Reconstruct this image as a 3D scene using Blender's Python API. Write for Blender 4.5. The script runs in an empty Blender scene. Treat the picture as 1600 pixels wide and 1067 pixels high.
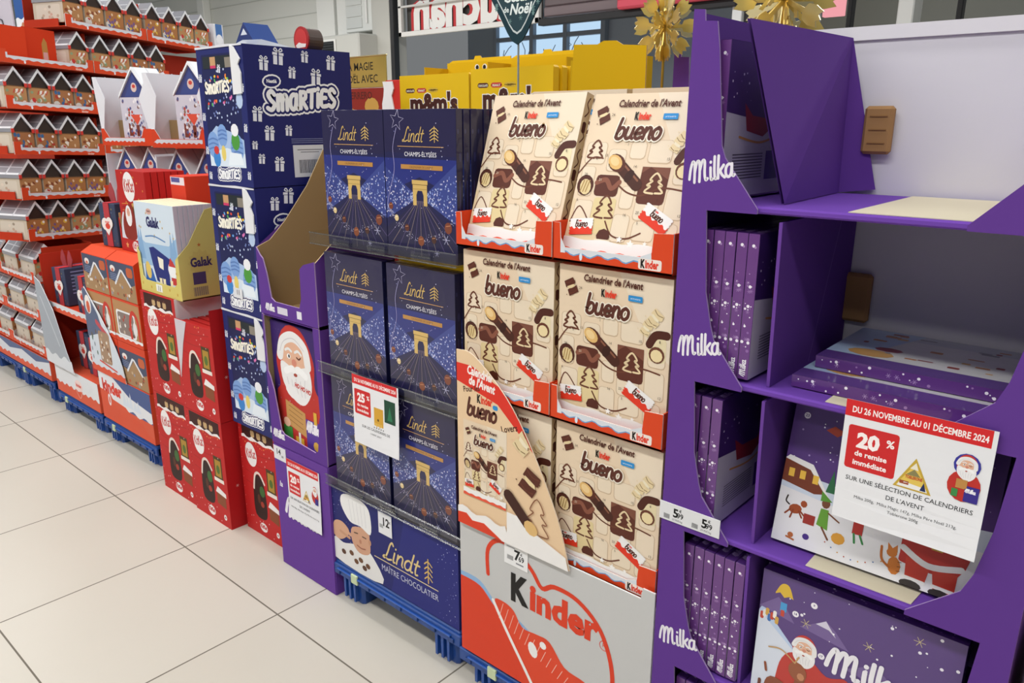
import bpy, bmesh, math, random
from mathutils import Matrix, Vector
random.seed(7)
C = bpy.context.scene.collection
SC = bpy.context.scene
# ------------------------------------------------------------ camera
# x = right along the aisle, y = into the displays, z = up ; camera stands at the origin of the aisle
cam_d = bpy.data.cameras.new('camera'); cam = bpy.data.objects.new('camera', cam_d); C.objects.link(cam)
SC.camera = cam
YAW, PITCH, ROLL = 0.7197, 0.2762, 0.003
fw = Vector((-math.sin(YAW)*math.cos(PITCH), math.cos(YAW)*math.cos(PITCH), -math.sin(PITCH)))
rt = fw.cross(Vector((0, 0, 1))).normalized(); up = rt.cross(fw)
r2 = math.cos(ROLL)*rt + math.sin(ROLL)*up; u2 = -math.sin(ROLL)*rt + math.cos(ROLL)*up
Mc = Matrix((r2, u2, -fw)).transposed().to_4x4(); Mc.translation = (0, 0, 1.478)
cam.matrix_world = Mc
cam_d.sensor_width = 36; cam_d.lens = 36*1200/1600; cam_d.clip_start = 0.05; cam_d.clip_end = 100
# ------------------------------------------------------------ world, lights, exposure
W = bpy.data.worlds.new('world'); SC.world = W; W.use_nodes = True
W.node_tree.nodes['Background'].inputs[0].default_value = (0.93, 0.97, 1.0, 1)
W.node_tree.nodes['Background'].inputs[1].default_value = 0.34
def area(name, loc, sx, sy, power, col=(1, .985, .96), rot=(0, 0, 0)):
    l = bpy.data.lights.new(name, 'AREA'); l.shape = 'RECTANGLE'; l.size = sx; l.size_y = sy; l.energy = power; l.color = col
    o = bpy.data.objects.new(name, l); o.location = loc; o.rotation_euler = rot; C.objects.link(o); return o
area('aisle_lamp', (-2.6, -0.9, 3.9), 9, .35, 365)
area('aisle_lamp', (-2.6, -2.9, 3.9), 9, .35, 170)
area('aisle_lamp', (-3.2, 1.15, 3.9), 9, .30, 130)
area('aisle_lamp', (-5.5, 4.6, 3.9), 14, .4, 620)
area('aisle_lamp', (-9.0, 1.5, 3.9), .5, 6, 200)
SC.cycles.transparent_max_bounces = 24
SC.view_settings.view_transform = 'Standard'; SC.view_settings.look = 'None'
SC.view_settings.exposure = -0.82; SC.view_settings.gamma = 1; SC.view_settings.use_curve_mapping = False
# ------------------------------------------------------------ materials
def lin(h):
    h = h.lstrip('#'); o = []
    for i in (0, 2, 4):
        c = int(h[i:i+2], 16)/255
        o.append(c/12.92 if c <= .04045 else ((c+.055)/1.055)**2.4)
    return (o[0], o[1], o[2], 1)
MATS = []
def mat_attr(name, rough, coat=0, metal=0, var=.05, spec=.5, bump=0):
    m = bpy.data.materials.new(name); m.use_nodes = True; nt = m.node_tree; b = nt.nodes['Principled BSDF']
    a = nt.nodes.new('ShaderNodeAttribute'); a.attribute_name = 'Col'
    tc = nt.nodes.new('ShaderNodeTexCoord'); n = nt.nodes.new('ShaderNodeTexNoise'); n.inputs['Scale'].default_value = 9
    nt.links.new(tc.outputs['Object'], n.inputs['Vector'])
    r = nt.nodes.new('ShaderNodeMapRange'); r.inputs['To Min'].default_value = rough-var; r.inputs['To Max'].default_value = rough+var
    nt.links.new(n.outputs['Fac'], r.inputs['Value']); nt.links.new(r.outputs['Result'], b.inputs['Roughness'])
    nt.links.new(a.outputs['Color'], b.inputs['Base Color'])
    b.inputs['Metallic'].default_value = metal; b.inputs['Coat Weight'].default_value = coat; b.inputs['Coat Roughness'].default_value = .06
    b.inputs['Specular IOR Level'].default_value = spec
    if bump:
        n2 = nt.nodes.new('ShaderNodeTexNoise'); n2.inputs['Scale'].default_value = 14; nt.links.new(tc.outputs['Object'], n2.inputs['Vector'])
        bp = nt.nodes.new('ShaderNodeBump'); bp.inputs['Strength'].default_value = bump; bp.inputs['Distance'].default_value = .01
        nt.links.new(n2.outputs['Fac'], bp.inputs['Height']); nt.links.new(bp.outputs['Normal'], b.inputs['Coat Normal'])
    MATS.append(m); return len(MATS)-1
PRINT = mat_attr('printed_card', .55, 0, 0, .05, .3)
FILM = mat_attr('film_wrapped_card', .4, .55, 0, .05, .4, .35)
CARD = mat_attr('plain_card', .8, 0, 0, .05, .2)
PLAS = mat_attr('hard_plastic', .38, 0, 0, .08, .5)
GOLD = mat_attr('metal_foil', .34, 0, 1, .08, .5)
PAINT = mat_attr('painted_metal', .5, 0, 0, .05, .4)
def mat_clear():
    m = bpy.data.materials.new('clear_plastic'); m.use_nodes = True; nt = m.node_tree; nt.nodes.clear()
    o = nt.nodes.new('ShaderNodeOutputMaterial'); mx = nt.nodes.new('ShaderNodeMixShader'); t = nt.nodes.new('ShaderNodeBsdfTransparent')
    g = nt.nodes.new('ShaderNodeBsdfGlossy'); g.inputs['Roughness'].default_value = .12; f = nt.nodes.new('ShaderNodeFresnel'); f.inputs['IOR'].default_value = 1.5
    ad = nt.nodes.new('ShaderNodeMath'); ad.operation = 'MULTIPLY_ADD'; ad.inputs[1].default_value = .5; ad.inputs[2].default_value = .06
    nt.links.new(f.outputs[0], ad.inputs[0])
    t.inputs[0].default_value = (.93, .95, .96, 1)
    nt.links.new(ad.outputs[0], mx.inputs[0]); nt.links.new(t.outputs[0], mx.inputs[1]); nt.links.new(g.outputs[0], mx.inputs[2]); nt.links.new(mx.outputs[0], o.inputs[0])
    MATS.append(m); return len(MATS)-1
CLEAR = mat_clear()
def mat_emit(name, col, s):
    m = bpy.data.materials.new(name); m.use_nodes = True; nt = m.node_tree; nt.nodes.clear()
    o = nt.nodes.new('ShaderNodeOutputMaterial'); e = nt.nodes.new('ShaderNodeEmission'); e.inputs[0].default_value = lin(col); e.inputs[1].default_value = s
    nt.links.new(e.outputs[0], o.inputs[0]); MATS.append(m); return len(MATS)-1
SKY = mat_emit('daylight_pane', 'BFDDF7', 1.75)
LIT = mat_emit('lit_sign', 'F7A6AE', 1.7)
def mat_floor():
    m = bpy.data.materials.new('floor_tiles'); m.use_nodes = True; nt = m.node_tree; b = nt.nodes['Principled BSDF']; N = nt.nodes.new; K = nt.links.new
    tc = N('ShaderNodeTexCoord'); s = N('ShaderNodeSeparateXYZ'); K(tc.outputs['Object'], s.inputs[0])
    def mth(op, a, b_=None):
        n = N('ShaderNodeMath'); n.operation = op
        for i, v in enumerate((a, b_)):
            if v is None: continue
            if isinstance(v, (int, float)): n.inputs[i].default_value = v
            else: K(v, n.inputs[i])
        return n.outputs[0]
    ms, cells = [], []
    for ax, off in (('X', 3.719), ('Y', -1.0805)):
        v = mth('DIVIDE', mth('ADD', s.outputs[ax], off), .6)
        fr = mth('FRACT', v); d = mth('MINIMUM', fr, mth('SUBTRACT', 1.0, fr)); ms.append(mth('LESS_THAN', d, .0042)); cells.append(mth('FLOOR', v))
    g = mth('MAXIMUM', ms[0], ms[1])
    cb = N('ShaderNodeCombineXYZ'); K(cells[0], cb.inputs[0]); K(cells[1], cb.inputs[1])
    wn = N('ShaderNodeTexWhiteNoise'); wn.noise_dimensions = '2D'; K(cb.outputs[0], wn.inputs['Vector'])
    nz = N('ShaderNodeTexNoise'); nz.inputs['Scale'].default_value = 1.3; nz.inputs['Detail'].default_value = 3; K(tc.outputs['Object'], nz.inputs['Vector'])
    mxv = mth('ADD', mth('MULTIPLY', wn.outputs['Value'], .35), mth('MULTIPLY', nz.outputs['Fac'], .65))
    c1 = N('ShaderNodeMix'); c1.data_type = 'RGBA'; K(mxv, c1.inputs['Factor']); c1.inputs['A'].default_value = lin('C6C0B3'); c1.inputs['B'].default_value = lin('D0CABE')
    c2 = N('ShaderNodeMix'); c2.data_type = 'RGBA'; K(g, c2.inputs['Factor']); K(c1.outputs['Result'], c2.inputs['A']); c2.inputs['B'].default_value = lin('6E675B')
    K(c2.outputs['Result'], b.inputs['Base Color'])
    rr = N('ShaderNodeMix'); rr.data_type = 'FLOAT'; K(g, rr.inputs[0]); rr.inputs[2].default_value = .32; rr.inputs[3].default_value = .8; K(rr.outputs[0], b.inputs['Roughness'])
    b.inputs['Specular IOR Level'].default_value = .45
    MATS.append(m); return len(MATS)-1
FLOOR = mat_floor()
# ------------------------------------------------------------ art (printed graphics as coloured polygons)
def crom(P, n=6, closed=False):
    if len(P) < 3 and not closed: return [tuple(p) for p in P]
    out = []; m = len(P); R = range(m if closed else m-1)
    g = (lambda i: P[i % m]) if closed else (lambda i: P[max(0, min(m-1, i))])
    for i in R:
        a, b, c, d = g(i-1), g(i), g(i+1), g(i+2)
        for k in range(n):
            t = k/n
            out.append(tuple(.5*((2*b[j])+(-a[j]+c[j])*t+(2*a[j]-5*b[j]+4*c[j]-d[j])*t*t+(-a[j]+3*b[j]-3*c[j]+d[j])*t**3) for j in (0, 1)))
    if not closed: out.append(tuple(P[-1]))
    return out
SCR = {  # single-stroke letters: (advance, strokes)
 'a': (.56, [[(.42, .5), (.25, .56), (.08, .42), (.06, .15), (.2, .01), (.36, .12), (.43, .5)], [(.44, .55), (.42, .2), (.48, .02), (.58, .06)]]),
 'b': (.54, [[(.12, 1), (.08, .55), (.07, .08)], [(.08, .3), (.25, .55), (.44, .46), (.46, .16), (.3, 0), (.12, .04), (.07, .2)]]),
 'd': (.56, [[(.4, .46), (.25, .56), (.08, .42), (.06, .15), (.2, .01), (.36, .1), (.42, .4)], [(.46, 1), (.42, .5), (.43, .1), (.5, .02), (.56, .05)]]),
 'e': (.5, [[(.08, .27), (.4, .31), (.4, .48), (.24, .56), (.08, .42), (.07, .15), (.22, .01), (.45, .1)]]),
 'i': (.24, [[(.1, .55), (.09, .2), (.12, .02), (.2, .04)], [(.12, .78), (.13, .8)]]),
 'k': (.48, [[(.13, 1), (.08, .5), (.06, .02)], [(.42, .56), (.25, .4), (.1, .26)], [(.2, .33), (.3, .15), (.46, .02)]]),
 'l': (.25, [[(.14, 1), (.09, .4), (.12, .04), (.22, .04)]]),
 'm': (.72, [[(.08, .55), (.07, .02)], [(.08, .3), (.2, .55), (.32, .48), (.32, .02)], [(.33, .3), (.46, .55), (.6, .48), (.61, .02)]]),
 'n': (.5, [[(.08, .55), (.07, .02)], [(.08, .3), (.22, .55), (.38, .48), (.39, .12), (.46, .02)]]),
 'o': (.54, [[(.25, .56), (.08, .42), (.07, .16), (.24, 0), (.43, .14), (.44, .42), (.27, .56)]]),
 'r': (.38, [[(.08, .55), (.07, .02)], [(.08, .3), (.2, .52), (.34, .52)]]),
 's': (.44, [[(.38, .48), (.22, .56), (.09, .44), (.2, .3), (.36, .16), (.24, .01), (.06, .07)]]),
 't': (.36, [[(.18, .8), (.13, .3), (.18, .02), (.3, .04)], [(.02, .55), (.32, .57)]]),
 'u': (.56, [[(.08, .55), (.07, .16), (.2, .01), (.38, .14), (.43, .55)], [(.43, .4), (.43, .1), (.52, .02)]]),
 'M': (1.2, [[(-.06, .2), (.04, .62), (.2, .95), (.31, .8), (.25, .02)], [(.29, .45), (.46, .9), (.61, .9), (.62, .5), (.57, .02)], [(.62, .5), (.8, .9), (.95, .88), (.92, .35), (.97, .05), (1.1, .1)]]),
 'L': (.56, [[(.5, .9), (.4, 1.03), (.3, .85), (.24, .4), (.14, .05), (.02, .05), (.1, .15), (.3, .02), (.54, .1)]]),
 'S': (.56, [[(.46, .82), (.28, 1), (.1, .82), (.24, .55), (.46, .3), (.3, .02), (.06, .12)]]),
 'T': (.5, [[(.02, .9), (.48, .96)], [(.26, .93), (.22, .02)]]), 'E': (.46, [[(.42, .9), (.12, .86), (.08, .1), (.42, .05)], [(.12, .5), (.36, .5)]]),
 'A': (.56, [[(.04, .02), (.26, .9), (.5, .02)], [(.14, .32), (.42, .32)]]), 'R': (.5, [[(.08, .9), (.08, .02)], [(.08, .88), (.36, .86), (.36, .56), (.1, .46)], [(.16, .46), (.44, .02)]]),
 'I': (.24, [[(.12, .72), (.1, .02)], [(.13, .98), (.13, 1)]]), ' ': (.3, [])}
_TX = {}
def txtmesh(s, bold, shear):
    k = (s, bold, shear)
    if k not in _TX:
        cu = bpy.data.curves.new('t', 'FONT'); cu.body = s; cu.size = 1.0; cu.offset = bold; cu.shear = shear; cu.resolution_u = 2; cu.align_x = 'LEFT'
        ob = bpy.data.objects.new('t', cu); me = ob.to_mesh()
        V = [(v.co.x, v.co.y) for v in me.vertices]; F = [tuple(p.vertices) for p in me.polygons]
        ob.to_mesh_clear(); bpy.data.objects.remove(ob); bpy.data.curves.remove(cu)
        xs = [v[0] for v in V] or [0]
        _TX[k] = (V, F, min(xs), max(xs))
    return _TX[k]
class Art:
    def __init__(s, m=None): s.P = []; s.L = 0; s.m = m; s.S = [(0, 0, 0, 1, 1)]; s.j = 0
    def up(s, n=1): s.L += n; s.j = 0; return s
    def push(s, x=0, y=0, rot=0, sc=1, sy=None): s.S.append((x, y, math.radians(rot), sc, sc if sy is None else sy)); return s
    def pop(s): s.S.pop(); return s
    def tf(s, p):
        x, y = p
        for (ox, oy, r, a, b) in reversed(s.S):
            x *= a; y *= b; c, n = math.cos(r), math.sin(r); x, y = x*c-y*n+ox, x*n+y*c+oy
        return (x, y)
    def raw(s, pts, c, m=None): s.P.append(([s.tf(p) for p in pts], lin(c), s.L+(s.j % 24)*.04, m if m is not None else s.m))
    def poly(s, pts, c, m=None): s.j += 1; s.raw(pts, c, m); return s
    def rect(s, x0, y0, x1, y1, c, m=None): return s.poly([(x0, y0), (x1, y0), (x1, y1), (x0, y1)], c, m)
    def rr(s, x0, y0, x1, y1, r, c, m=None, n=4):
        P = []
        for cx, cy, a0 in ((x1-r, y0+r, -90), (x1-r, y1-r, 0), (x0+r, y1-r, 90), (x0+r, y0+r, 180)):
            for i in range(n+1):
                a = math.radians(a0+90*i/n); P.append((cx+r*math.cos(a), cy+r*math.sin(a)))
        return s.poly(P, c, m)
    def ell(s, x, y, rx, ry, c, n=16, rot=0, m=None):
        q = math.radians(rot)
        return s.poly([(x+rx*math.cos(t)*math.cos(q)-ry*math.sin(t)*math.sin(q), y+rx*math.cos(t)*math.sin(q)+ry*math.sin(t)*math.cos(q)) for t in [2*math.pi*i/n for i in range(n)]], c, m)
    def ring(s, x, y, r, w, c, n=20):
        return s.stroke([(x+r*math.cos(2*math.pi*i/n), y+r*math.sin(2*math.pi*i/n)) for i in range(n+1)], w, c, False)
    def dots(s, x0, y0, x1, y1, n, r0, r1, cols, rnd, k=6):
        for i in range(n): s.ell(rnd.uniform(x0, x1), rnd.uniform(y0, y1), *(lambda r: (r, r))(rnd.uniform(r0, r1)), rnd.choice(cols), k)
        return s
    def star(s, x, y, r, c, n=5, q=.45, rot=90):
        return s.poly([(x+(r if i % 2 == 0 else r*q)*math.cos(math.radians(rot+180*i/n)), y+(r if i % 2 == 0 else r*q)*math.sin(math.radians(rot+180*i/n))) for i in range(2*n)], c)
    def flake(s, x, y, r, c, w=None):
        for i in range(3):
            a = math.pi*i/3; s.stroke([(x-r*math.cos(a), y-r*math.sin(a)), (x+r*math.cos(a), y+r*math.sin(a))], w or r*.22, c, False)
        return s
    def stroke(s, P, w, c, smooth=True, n=6, closed=False, m=None):
        s.j += 1
        Q = crom(P, n, closed) if smooth else [tuple(p) for p in P]
        D = [Q[0]]
        for q in Q[1:]:
            if math.hypot(q[0]-D[-1][0], q[1]-D[-1][1]) > 1e-6: D.append(q)
        if closed: D.append(D[0])
        if len(D) < 2: return s
        N = []
        for i in range(len(D)):
            a = D[max(0, i-1)]; b = D[min(len(D)-1, i+1)]
            if closed and i in (0, len(D)-1): a, b = D[-2], D[1]
            dx, dy = b[0]-a[0], b[1]-a[1]; l = math.hypot(dx, dy) or 1e-9; N.append((-dy/l, dx/l))
        h = w/2
        for i in range(len(D)-1):
            (x0, y0), (x1, y1), (a, b), (e, f) = D[i], D[i+1], N[i], N[i+1]
            s.raw([(x0-a*h, y0-b*h), (x1-e*h, y1-f*h), (x1+e*h, y1+f*h), (x0+a*h, y0+b*h)], c, m)
        if not closed:
            for (x, y), (a, b), sg in ((D[0], N[0], 1), (D[-1], N[-1], -1)):
                s.raw([(x+sg*(a*math.cos(t)-b*math.sin(t))*h, y+sg*(b*math.cos(t)+a*math.sin(t))*h) for t in [math.pi*k/5 for k in range(6)]], c, m)
        return s
    def script(s, t, x, y, h, w, c, slant=.12, sx=1, al='L'):
        tot = sum(SCR[k][0] for k in t)*h*sx
        X = x-(tot/2 if al == 'C' else 0)
        for k in t:
            adv, st = SCR[k]
            for P in st: s.stroke([(X+(p[0]*sx+p[1]*slant)*h, y+p[1]*h) for p in P], w*h, c, True, 5)
            X += adv*h*sx
        return s
    def text(s, t, x, y, h, c, bold=.0, shear=0, al='C', sx=1, rot=0, maxw=None, m=None):
        V, F, a, b = txtmesh(t, bold, shear); k = h/.7; kx = k*sx
        if maxw and (b-a)*kx > maxw: kx = maxw/(b-a)
        off = {'C': -(a+b)/2, 'L': -a, 'R': -b}[al]
        s.push(x, y, rot)
        s.j += 1
        for f in F: s.raw([((V[i][0]+off)*kx, V[i][1]*k) for i in f], c, m)
        s.pop(); return s
    def otext(s, t, x, y, h, c, oc, b=.04, ob=.12, maxw=None, shear=0):
        V, F, a0, a1 = txtmesh(t, b, shear); k = h/.7; sx = min(1, maxw/((a1-a0)*k)) if maxw else 1
        s.text(t, x, y, h, oc, ob, shear, 'C', sx); s.up(); s.text(t, x, y, h, c, b, shear, 'C', sx); return s
    def clip(s, CF):
        ar = sum(CF[i][0]*CF[(i+1) % len(CF)][1]-CF[(i+1) % len(CF)][0]*CF[i][1] for i in range(len(CF)))
        if ar < 0: CF = CF[::-1]
        out = []
        for P, c, L, m in s.P:
            Q = P
            for i in range(len(CF)):
                (ax, ay), (bx, by) = CF[i], CF[(i+1) % len(CF)]
                d = lambda p: (bx-ax)*(p[1]-ay)-(by-ay)*(p[0]-ax)
                R = []
                for j in range(len(Q)):
                    p, q = Q[j], Q[(j+1) % len(Q)]; dp, dq = d(p), d(q)
                    if dp >= 0: R.append(p)
                    if dp*dq < 0: t = dp/(dp-dq); R.append((p[0]+(q[0]-p[0])*t, p[1]+(q[1]-p[1])*t))
                Q = R
                if len(Q) < 3: break
            if len(Q) >= 3: out.append((Q, c, L, m))
        s.P = out; return s
    def sub(s, B):
        for P, c, L, m in B.P: s.P.append(([s.tf(p) for p in P], c, s.L+L, m))
        return s
# ------------------------------------------------------------ mesh builder
_BX = {}
def boxgeo(dx, dy, dz, b):
    k = (round(dx, 4), round(dy, 4), round(dz, 4), b)
    if k not in _BX:
        bm = bmesh.new(); bmesh.ops.create_cube(bm, size=1)
        for v in bm.verts: v.co = Vector((v.co.x*dx, v.co.y*dy, v.co.z*dz))
        if b: bmesh.ops.bevel(bm, geom=bm.edges[:], offset=min(b, .3*min(dx, dy, dz)), segments=1, affect='EDGES')
        bm.normal_update(); bm.verts.index_update()
        _BX[k] = ([v.co.copy() for v in bm.verts], [([v.index for v in f.verts], f.normal.copy()) for f in bm.faces]); bm.free()
    return _BX[k]
EPS = .00011
class MB:
    def __init__(s, m=PRINT): s.V = []; s.F = []; s.c = []; s.m = []; s.dm = m; s.T = Matrix.Identity(4); s.sm = []
    def face(s, pts, c, m=None, smooth=False):
        b = len(s.V); s.V += [tuple(s.T @ Vector(p)) for p in pts]; s.F.append(list(range(b, b+len(pts)))); s.c.append(lin(c) if isinstance(c, str) else c); s.m.append(s.dm if m is None else m); s.sm.append(smooth)
    def mesh(s, V, F, c, m=None, smooth=False):
        b = len(s.V); s.V += [tuple(s.T @ Vector(p)) for p in V]
        for f in F: s.F.append([b+i for i in f]); s.c.append(lin(c) if isinstance(c, str) else c); s.m.append(s.dm if m is None else m); s.sm.append(smooth)
    def box(s, x0, x1, y0, y1, z0, z1, c, m=None, b=.0008, **k):
        V, F = boxgeo(x1-x0, y1-y0, z1-z0, b); o = Vector(((x0+x1)/2, (y0+y1)/2, (z0+z1)/2)); base = len(s.V)
        s.V += [tuple(s.T @ (v+o)) for v in V]
        for f, n in F:
            ax = max(range(3), key=lambda i: abs(n[i])); key = ('l', 'r', 'f', 'k', 'b', 't')[ax*2+(1 if n[ax] > 0 else 0)]
            s.F.append([base+i for i in f]); s.c.append(lin(k.get(key, c))); s.m.append(s.dm if m is None else m); s.sm.append(False)
    def prism(s, P, y0, y1, c, cs=None, m=None, ax='y'):
        """outline P in the (x,z) plane (or (y,z) if ax='x', (x,y) if ax='z'), extruded from y0 to y1"""
        f = {'y': lambda p, t: (p[0], t, p[1]), 'x': lambda p, t: (t, p[0], p[1]), 'z': lambda p, t: (p[0], p[1], t)}[ax]
        ar = sum(P[i][0]*P[(i+1) % len(P)][1]-P[(i+1) % len(P)][0]*P[i][1] for i in range(len(P)))
        if ar < 0: P = P[::-1]
        fl = ax != 'y'
        A = [f(p, y0) for p in P]; B = [f(p, y1) for p in P]; cs = cs or c
        s.face(A[::-1] if fl else A, c, m); s.face(B if fl else B[::-1], c, m)
        for i in range(len(P)):
            j = (i+1) % len(P); q = [A[j], A[i], B[i], B[j]]; s.face(q[::-1] if fl else q, cs, m)
    def tube(s, P, r, c, m=None, n=8, close=True):
        P = [Vector(p) for p in P]; V = []; F = []
        for i, p in enumerate(P):
            d = (P[min(i+1, len(P)-1)]-P[max(i-1, 0)]).normalized(); a = d.orthogonal().normalized() if i == 0 else (s_a-d*s_a.dot(d)).normalized(); s_a = a; b = d.cross(a)
            rr = r[i] if isinstance(r, (list, tuple)) else r
            V += [p+(a*math.cos(2*math.pi*k/n)+b*math.sin(2*math.pi*k/n))*rr for k in range(n)]
        for i in range(len(P)-1):
            for k in range(n): F.append([i*n+k, i*n+(k+1) % n, (i+1)*n+(k+1) % n, (i+1)*n+k])
        s.mesh(V, F, c, m, True)
        if close: s.mesh(V[:n], [list(range(n))[::-1]], c, m); s.mesh(V[-n:], [list(range(n))], c, m)
    def art(s, A, o, u=(1, 0, 0), v=(0, 0, 1), base=1, m=None):
        o = Vector(o); u = Vector(u); v = Vector(v); n = u.cross(v)
        for P, c, L, mm in A.P:
            q = o+n*(EPS*(base+L)); s.face([q+u*p[0]+v*p[1] for p in P], c, mm if mm is not None else (m if m is not None else s.dm))
        return s
    def data(s, name):
        me = bpy.data.meshes.new(name); me.from_pydata(s.V, [], s.F)
        used = sorted(set(s.m)); ix = {k: i for i, k in enumerate(used)}
        for k in used: me.materials.append(MATS[k])
        me.polygons.foreach_set('material_index', [ix[k] for k in s.m]); me.polygons.foreach_set('use_smooth', s.sm)
        ca = me.color_attributes.new('Col', 'FLOAT_COLOR', 'CORNER'); buf = []
        for f, c in zip(s.F, s.c): buf += list(c)*len(f)
        ca.data.foreach_set('color', buf); me.update(); return me
    def build(s, name, parent=None, loc=(0, 0, 0), rot=(0, 0, 0)):
        return link(name, s.data(name), parent, loc, rot)
def link(name, me, parent=None, loc=(0, 0, 0), rot=(0, 0, 0)):
    o = bpy.data.objects.new(name, me); C.objects.link(o); o.location = loc; o.rotation_euler = rot
    if parent: o.parent = parent
    return o
def tag(o, label, cat, group=None):
    o['label'] = label; o['category'] = cat
    if group: o['group'] = group
    return o
def thing(name, label, cat, loc=(0, 0, 0), rz=0, group=None, rot=None):
    o = bpy.data.objects.new(name, None); o.empty_display_size = .05; C.objects.link(o); o.location = loc; o.rotation_euler = rot or (0, 0, rz)
    return tag(o, label, cat, group)
def struct(o): o['kind'] = 'structure'; return o
def copy_thing(src, loc, rot, label, group=None):
    r = src.copy(); C.objects.link(r); r.location = loc; r.rotation_euler = rot; r['label'] = label
    if group: r['group'] = group
    for ch in list(src.children):
        c = ch.copy(); C.objects.link(c); c.parent = r
    return r
ORD = ['first', 'second', 'third', 'fourth', 'fifth', 'sixth', 'seventh', 'eighth', 'ninth', 'tenth']
# ------------------------------------------------------------ setting
def build_setting():
    f = MB(FLOOR); f.face([(-30, -6, 0), (6, -6, 0), (6, 11, 0), (-30, 11, 0)], 'DDD7CA'); struct(f.build('floor'))
    w = MB(PAINT)  # white insulated panels, left of the shop front
    w.box(-30, -9.0, 7.5, 7.65, 0, 4.6, 'D6D8D2', b=0)
    z = .3
    while z < 4.5: w.box(-30, -9.0, 7.494, 7.5, z, z+.012, 'B9BCB6', b=0); z += .31
    for x, wd in ((-13.9, .22), (-10.35, .42), (-9.86, .26)): w.box(x, x+wd, 7.36, 7.5, 0, 4.6, 'E2E4E0', b=.01)
    struct(w.build('wall_back'))
    w = MB(PAINT); w.box(-9.0, -3.62, 9.2, 9.3, 0, 4.6, '8D99A6', b=0); struct(w.build('wall_entrance'))
    w = MB(PAINT); w.box(-3.5, 5, 9.2, 9.3, 0, 4.6, '90938C', b=0); struct(w.build('wall_right'))
    w = MB(PAINT); w.box(-3.66, -3.56, 7.36, 7.6, 0, 4.6, 'D9DCDD', b=.006); struct(w.build('trim_1'))
    w = MB(PAINT); w.box(-3.55, -3.16, 7.4, 7.6, 0, 4.6, '16171A', b=.006); struct(w.build('trim_2'))
    w = MB(PAINT); w.box(-2.19, -2.06, 7.45, 7.7, 0, 4.6, 'C9CBC9', b=.01); struct(w.build('trim_3'))
    for i, x in enumerate((-1.39, -.92)):
        w = MB(PAINT); w.box(x-.012, x+.012, 4.0, 4.05, 0, 3.2, '121316', b=.004); struct(w.build('trim_%d' % (4+i)))
    w = MB(PAINT); w.box(-9.0, -8.62, 7.3, 7.6, 0, 4.6, 'BDBDB6', b=.01); struct(w.build('trim_6'))
    w = MB(PAINT); w.box(-8.62, -8.55, 7.3, 7.4, 0, 4.6, '2C2D2F', b=.006); struct(w.build('trim_7'))
    # window to the street
    fr = MB(PAINT)
    x0, x1, z0, z1 = -8.35, -6.38, 1.9, 2.92
    xs = [x0, -7.63, -7.02, x1]
    for x in xs: fr.box(x-.035, x+.035, 9.1, 9.2, z0, z1, '7C8794', b=.004)
    for z in (z0, 2.68, z1): fr.box(x0, x1, 9.11, 9.2, z-.03, z+.03, '7C8794', b=.004)
    wo = struct(fr.build('window_1'))
    p = MB(SKY); p.face([(x0, 9.18, z0), (x1, 9.18, z0), (x1, 9.18, z1), (x0, 9.18, z1)], 'FFFFFF'); p.build('window_pane', wo)
    tw = MB(PAINT); R = random.Random(3)
    for i in range(34):
        x = R.uniform(-8.2, -6.5); z = R.uniform(1.95, 2.3)
        P = [(x, 9.165, z)]
        for k in range(4): P.append((P[-1][0]+R.uniform(-.09, .09), 9.165, P[-1][2]+R.uniform(.03, .13)))
        tw.tube(P, .006, '8B97A5', n=4)
    tw = tw.build('bare_tree'); tag(tw, 'bare branches of a tree seen through the street window', 'tree')
    # roller shutter housing over the entrance
    s = MB(PAINT)
    for i in range(7): s.box(-6.02, -3.6, 7.40+.012*(i % 2), 7.55, 2.66+i*.11, 2.765+i*.11, ('7E6F72', '6B5E61')[i % 2], b=.012)
    s.box(-6.02, -3.6, 7.3, 7.4, 2.56, 2.63, '17171A', b=.005)
    so = s.build('roller_shutter'); tag(so, 'dark slatted roller shutter rolled up above the entrance, right of the store name sign', 'shutter')
    rd = MB(PAINT); rd.box(-4.9, -3.6, 7.22, 7.32, 2.63, 2.86, 'D24A5E', b=.02); rd.box(-4.9, -3.6, 7.2, 7.22, 2.72, 2.76, 'E87886', b=.005)
    tag(rd.build('red_rail'), 'glossy red horizontal rail running in front of the dark roller shutter', 'rail')
    # store sign seen from behind : letters mirrored
    t = thing('store_sign', 'white framed store name sign seen from behind with mirrored red and white letters', 'sign', (-8.5, 7.35, 2.6))
    fb = MB(PAINT)
    fb.box(0, 2.45, 0, .05, 0, .06, 'E4E4E0', b=.004); fb.box(0, .06, 0, .05, 0, .8, 'E4E4E0', b=.004); fb.box(2.39, 2.45, 0, .05, 0, .8, 'E4E4E0', b=.004); fb.box(0, 2.45, 0, .03, .36, .385, 'D8D8D4', b=.002)
    fb.build('sign_frame', t)
    bk = MB(PAINT); bk.box(.05, 2.4, .12, .14, .05, 1.0, '55524F', b=0); bk.build('back_slats', t)
    A = Art(); A.push(0, 0, 0, -1, 1); A.text('auchan', -1.12, .1, .46, 'C22A2F', .05, 0, 'C', 1.0); A.up(30); A.text('auchan', -1.17, .1, .46, 'F0F0EC', .045, 0, 'C', 1.0); A.pop()
    lt = MB(PAINT); lt.art(A, (0, .06, 0)); lt.build('lettering', t)
    # air unit on the wall
    t = thing('air_unit', 'grey wall mounted air unit with a black louvred grille above the gold display', 'air conditioner', (-9.75, 6.975, 2.28))
    b = MB(PAINT); b.box(0, .86, 0, .38, 0, .38, 'BFC0BA', b=.02); b.build('housing', t)
    b = MB(PAINT); b.box(.03, .36, -.02, 0, .05, .33, 'DFE0DC', b=.006); b.box(.06, .33, -.03, -.02, .08, .30, '1C1E20', b=.002)
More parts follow.
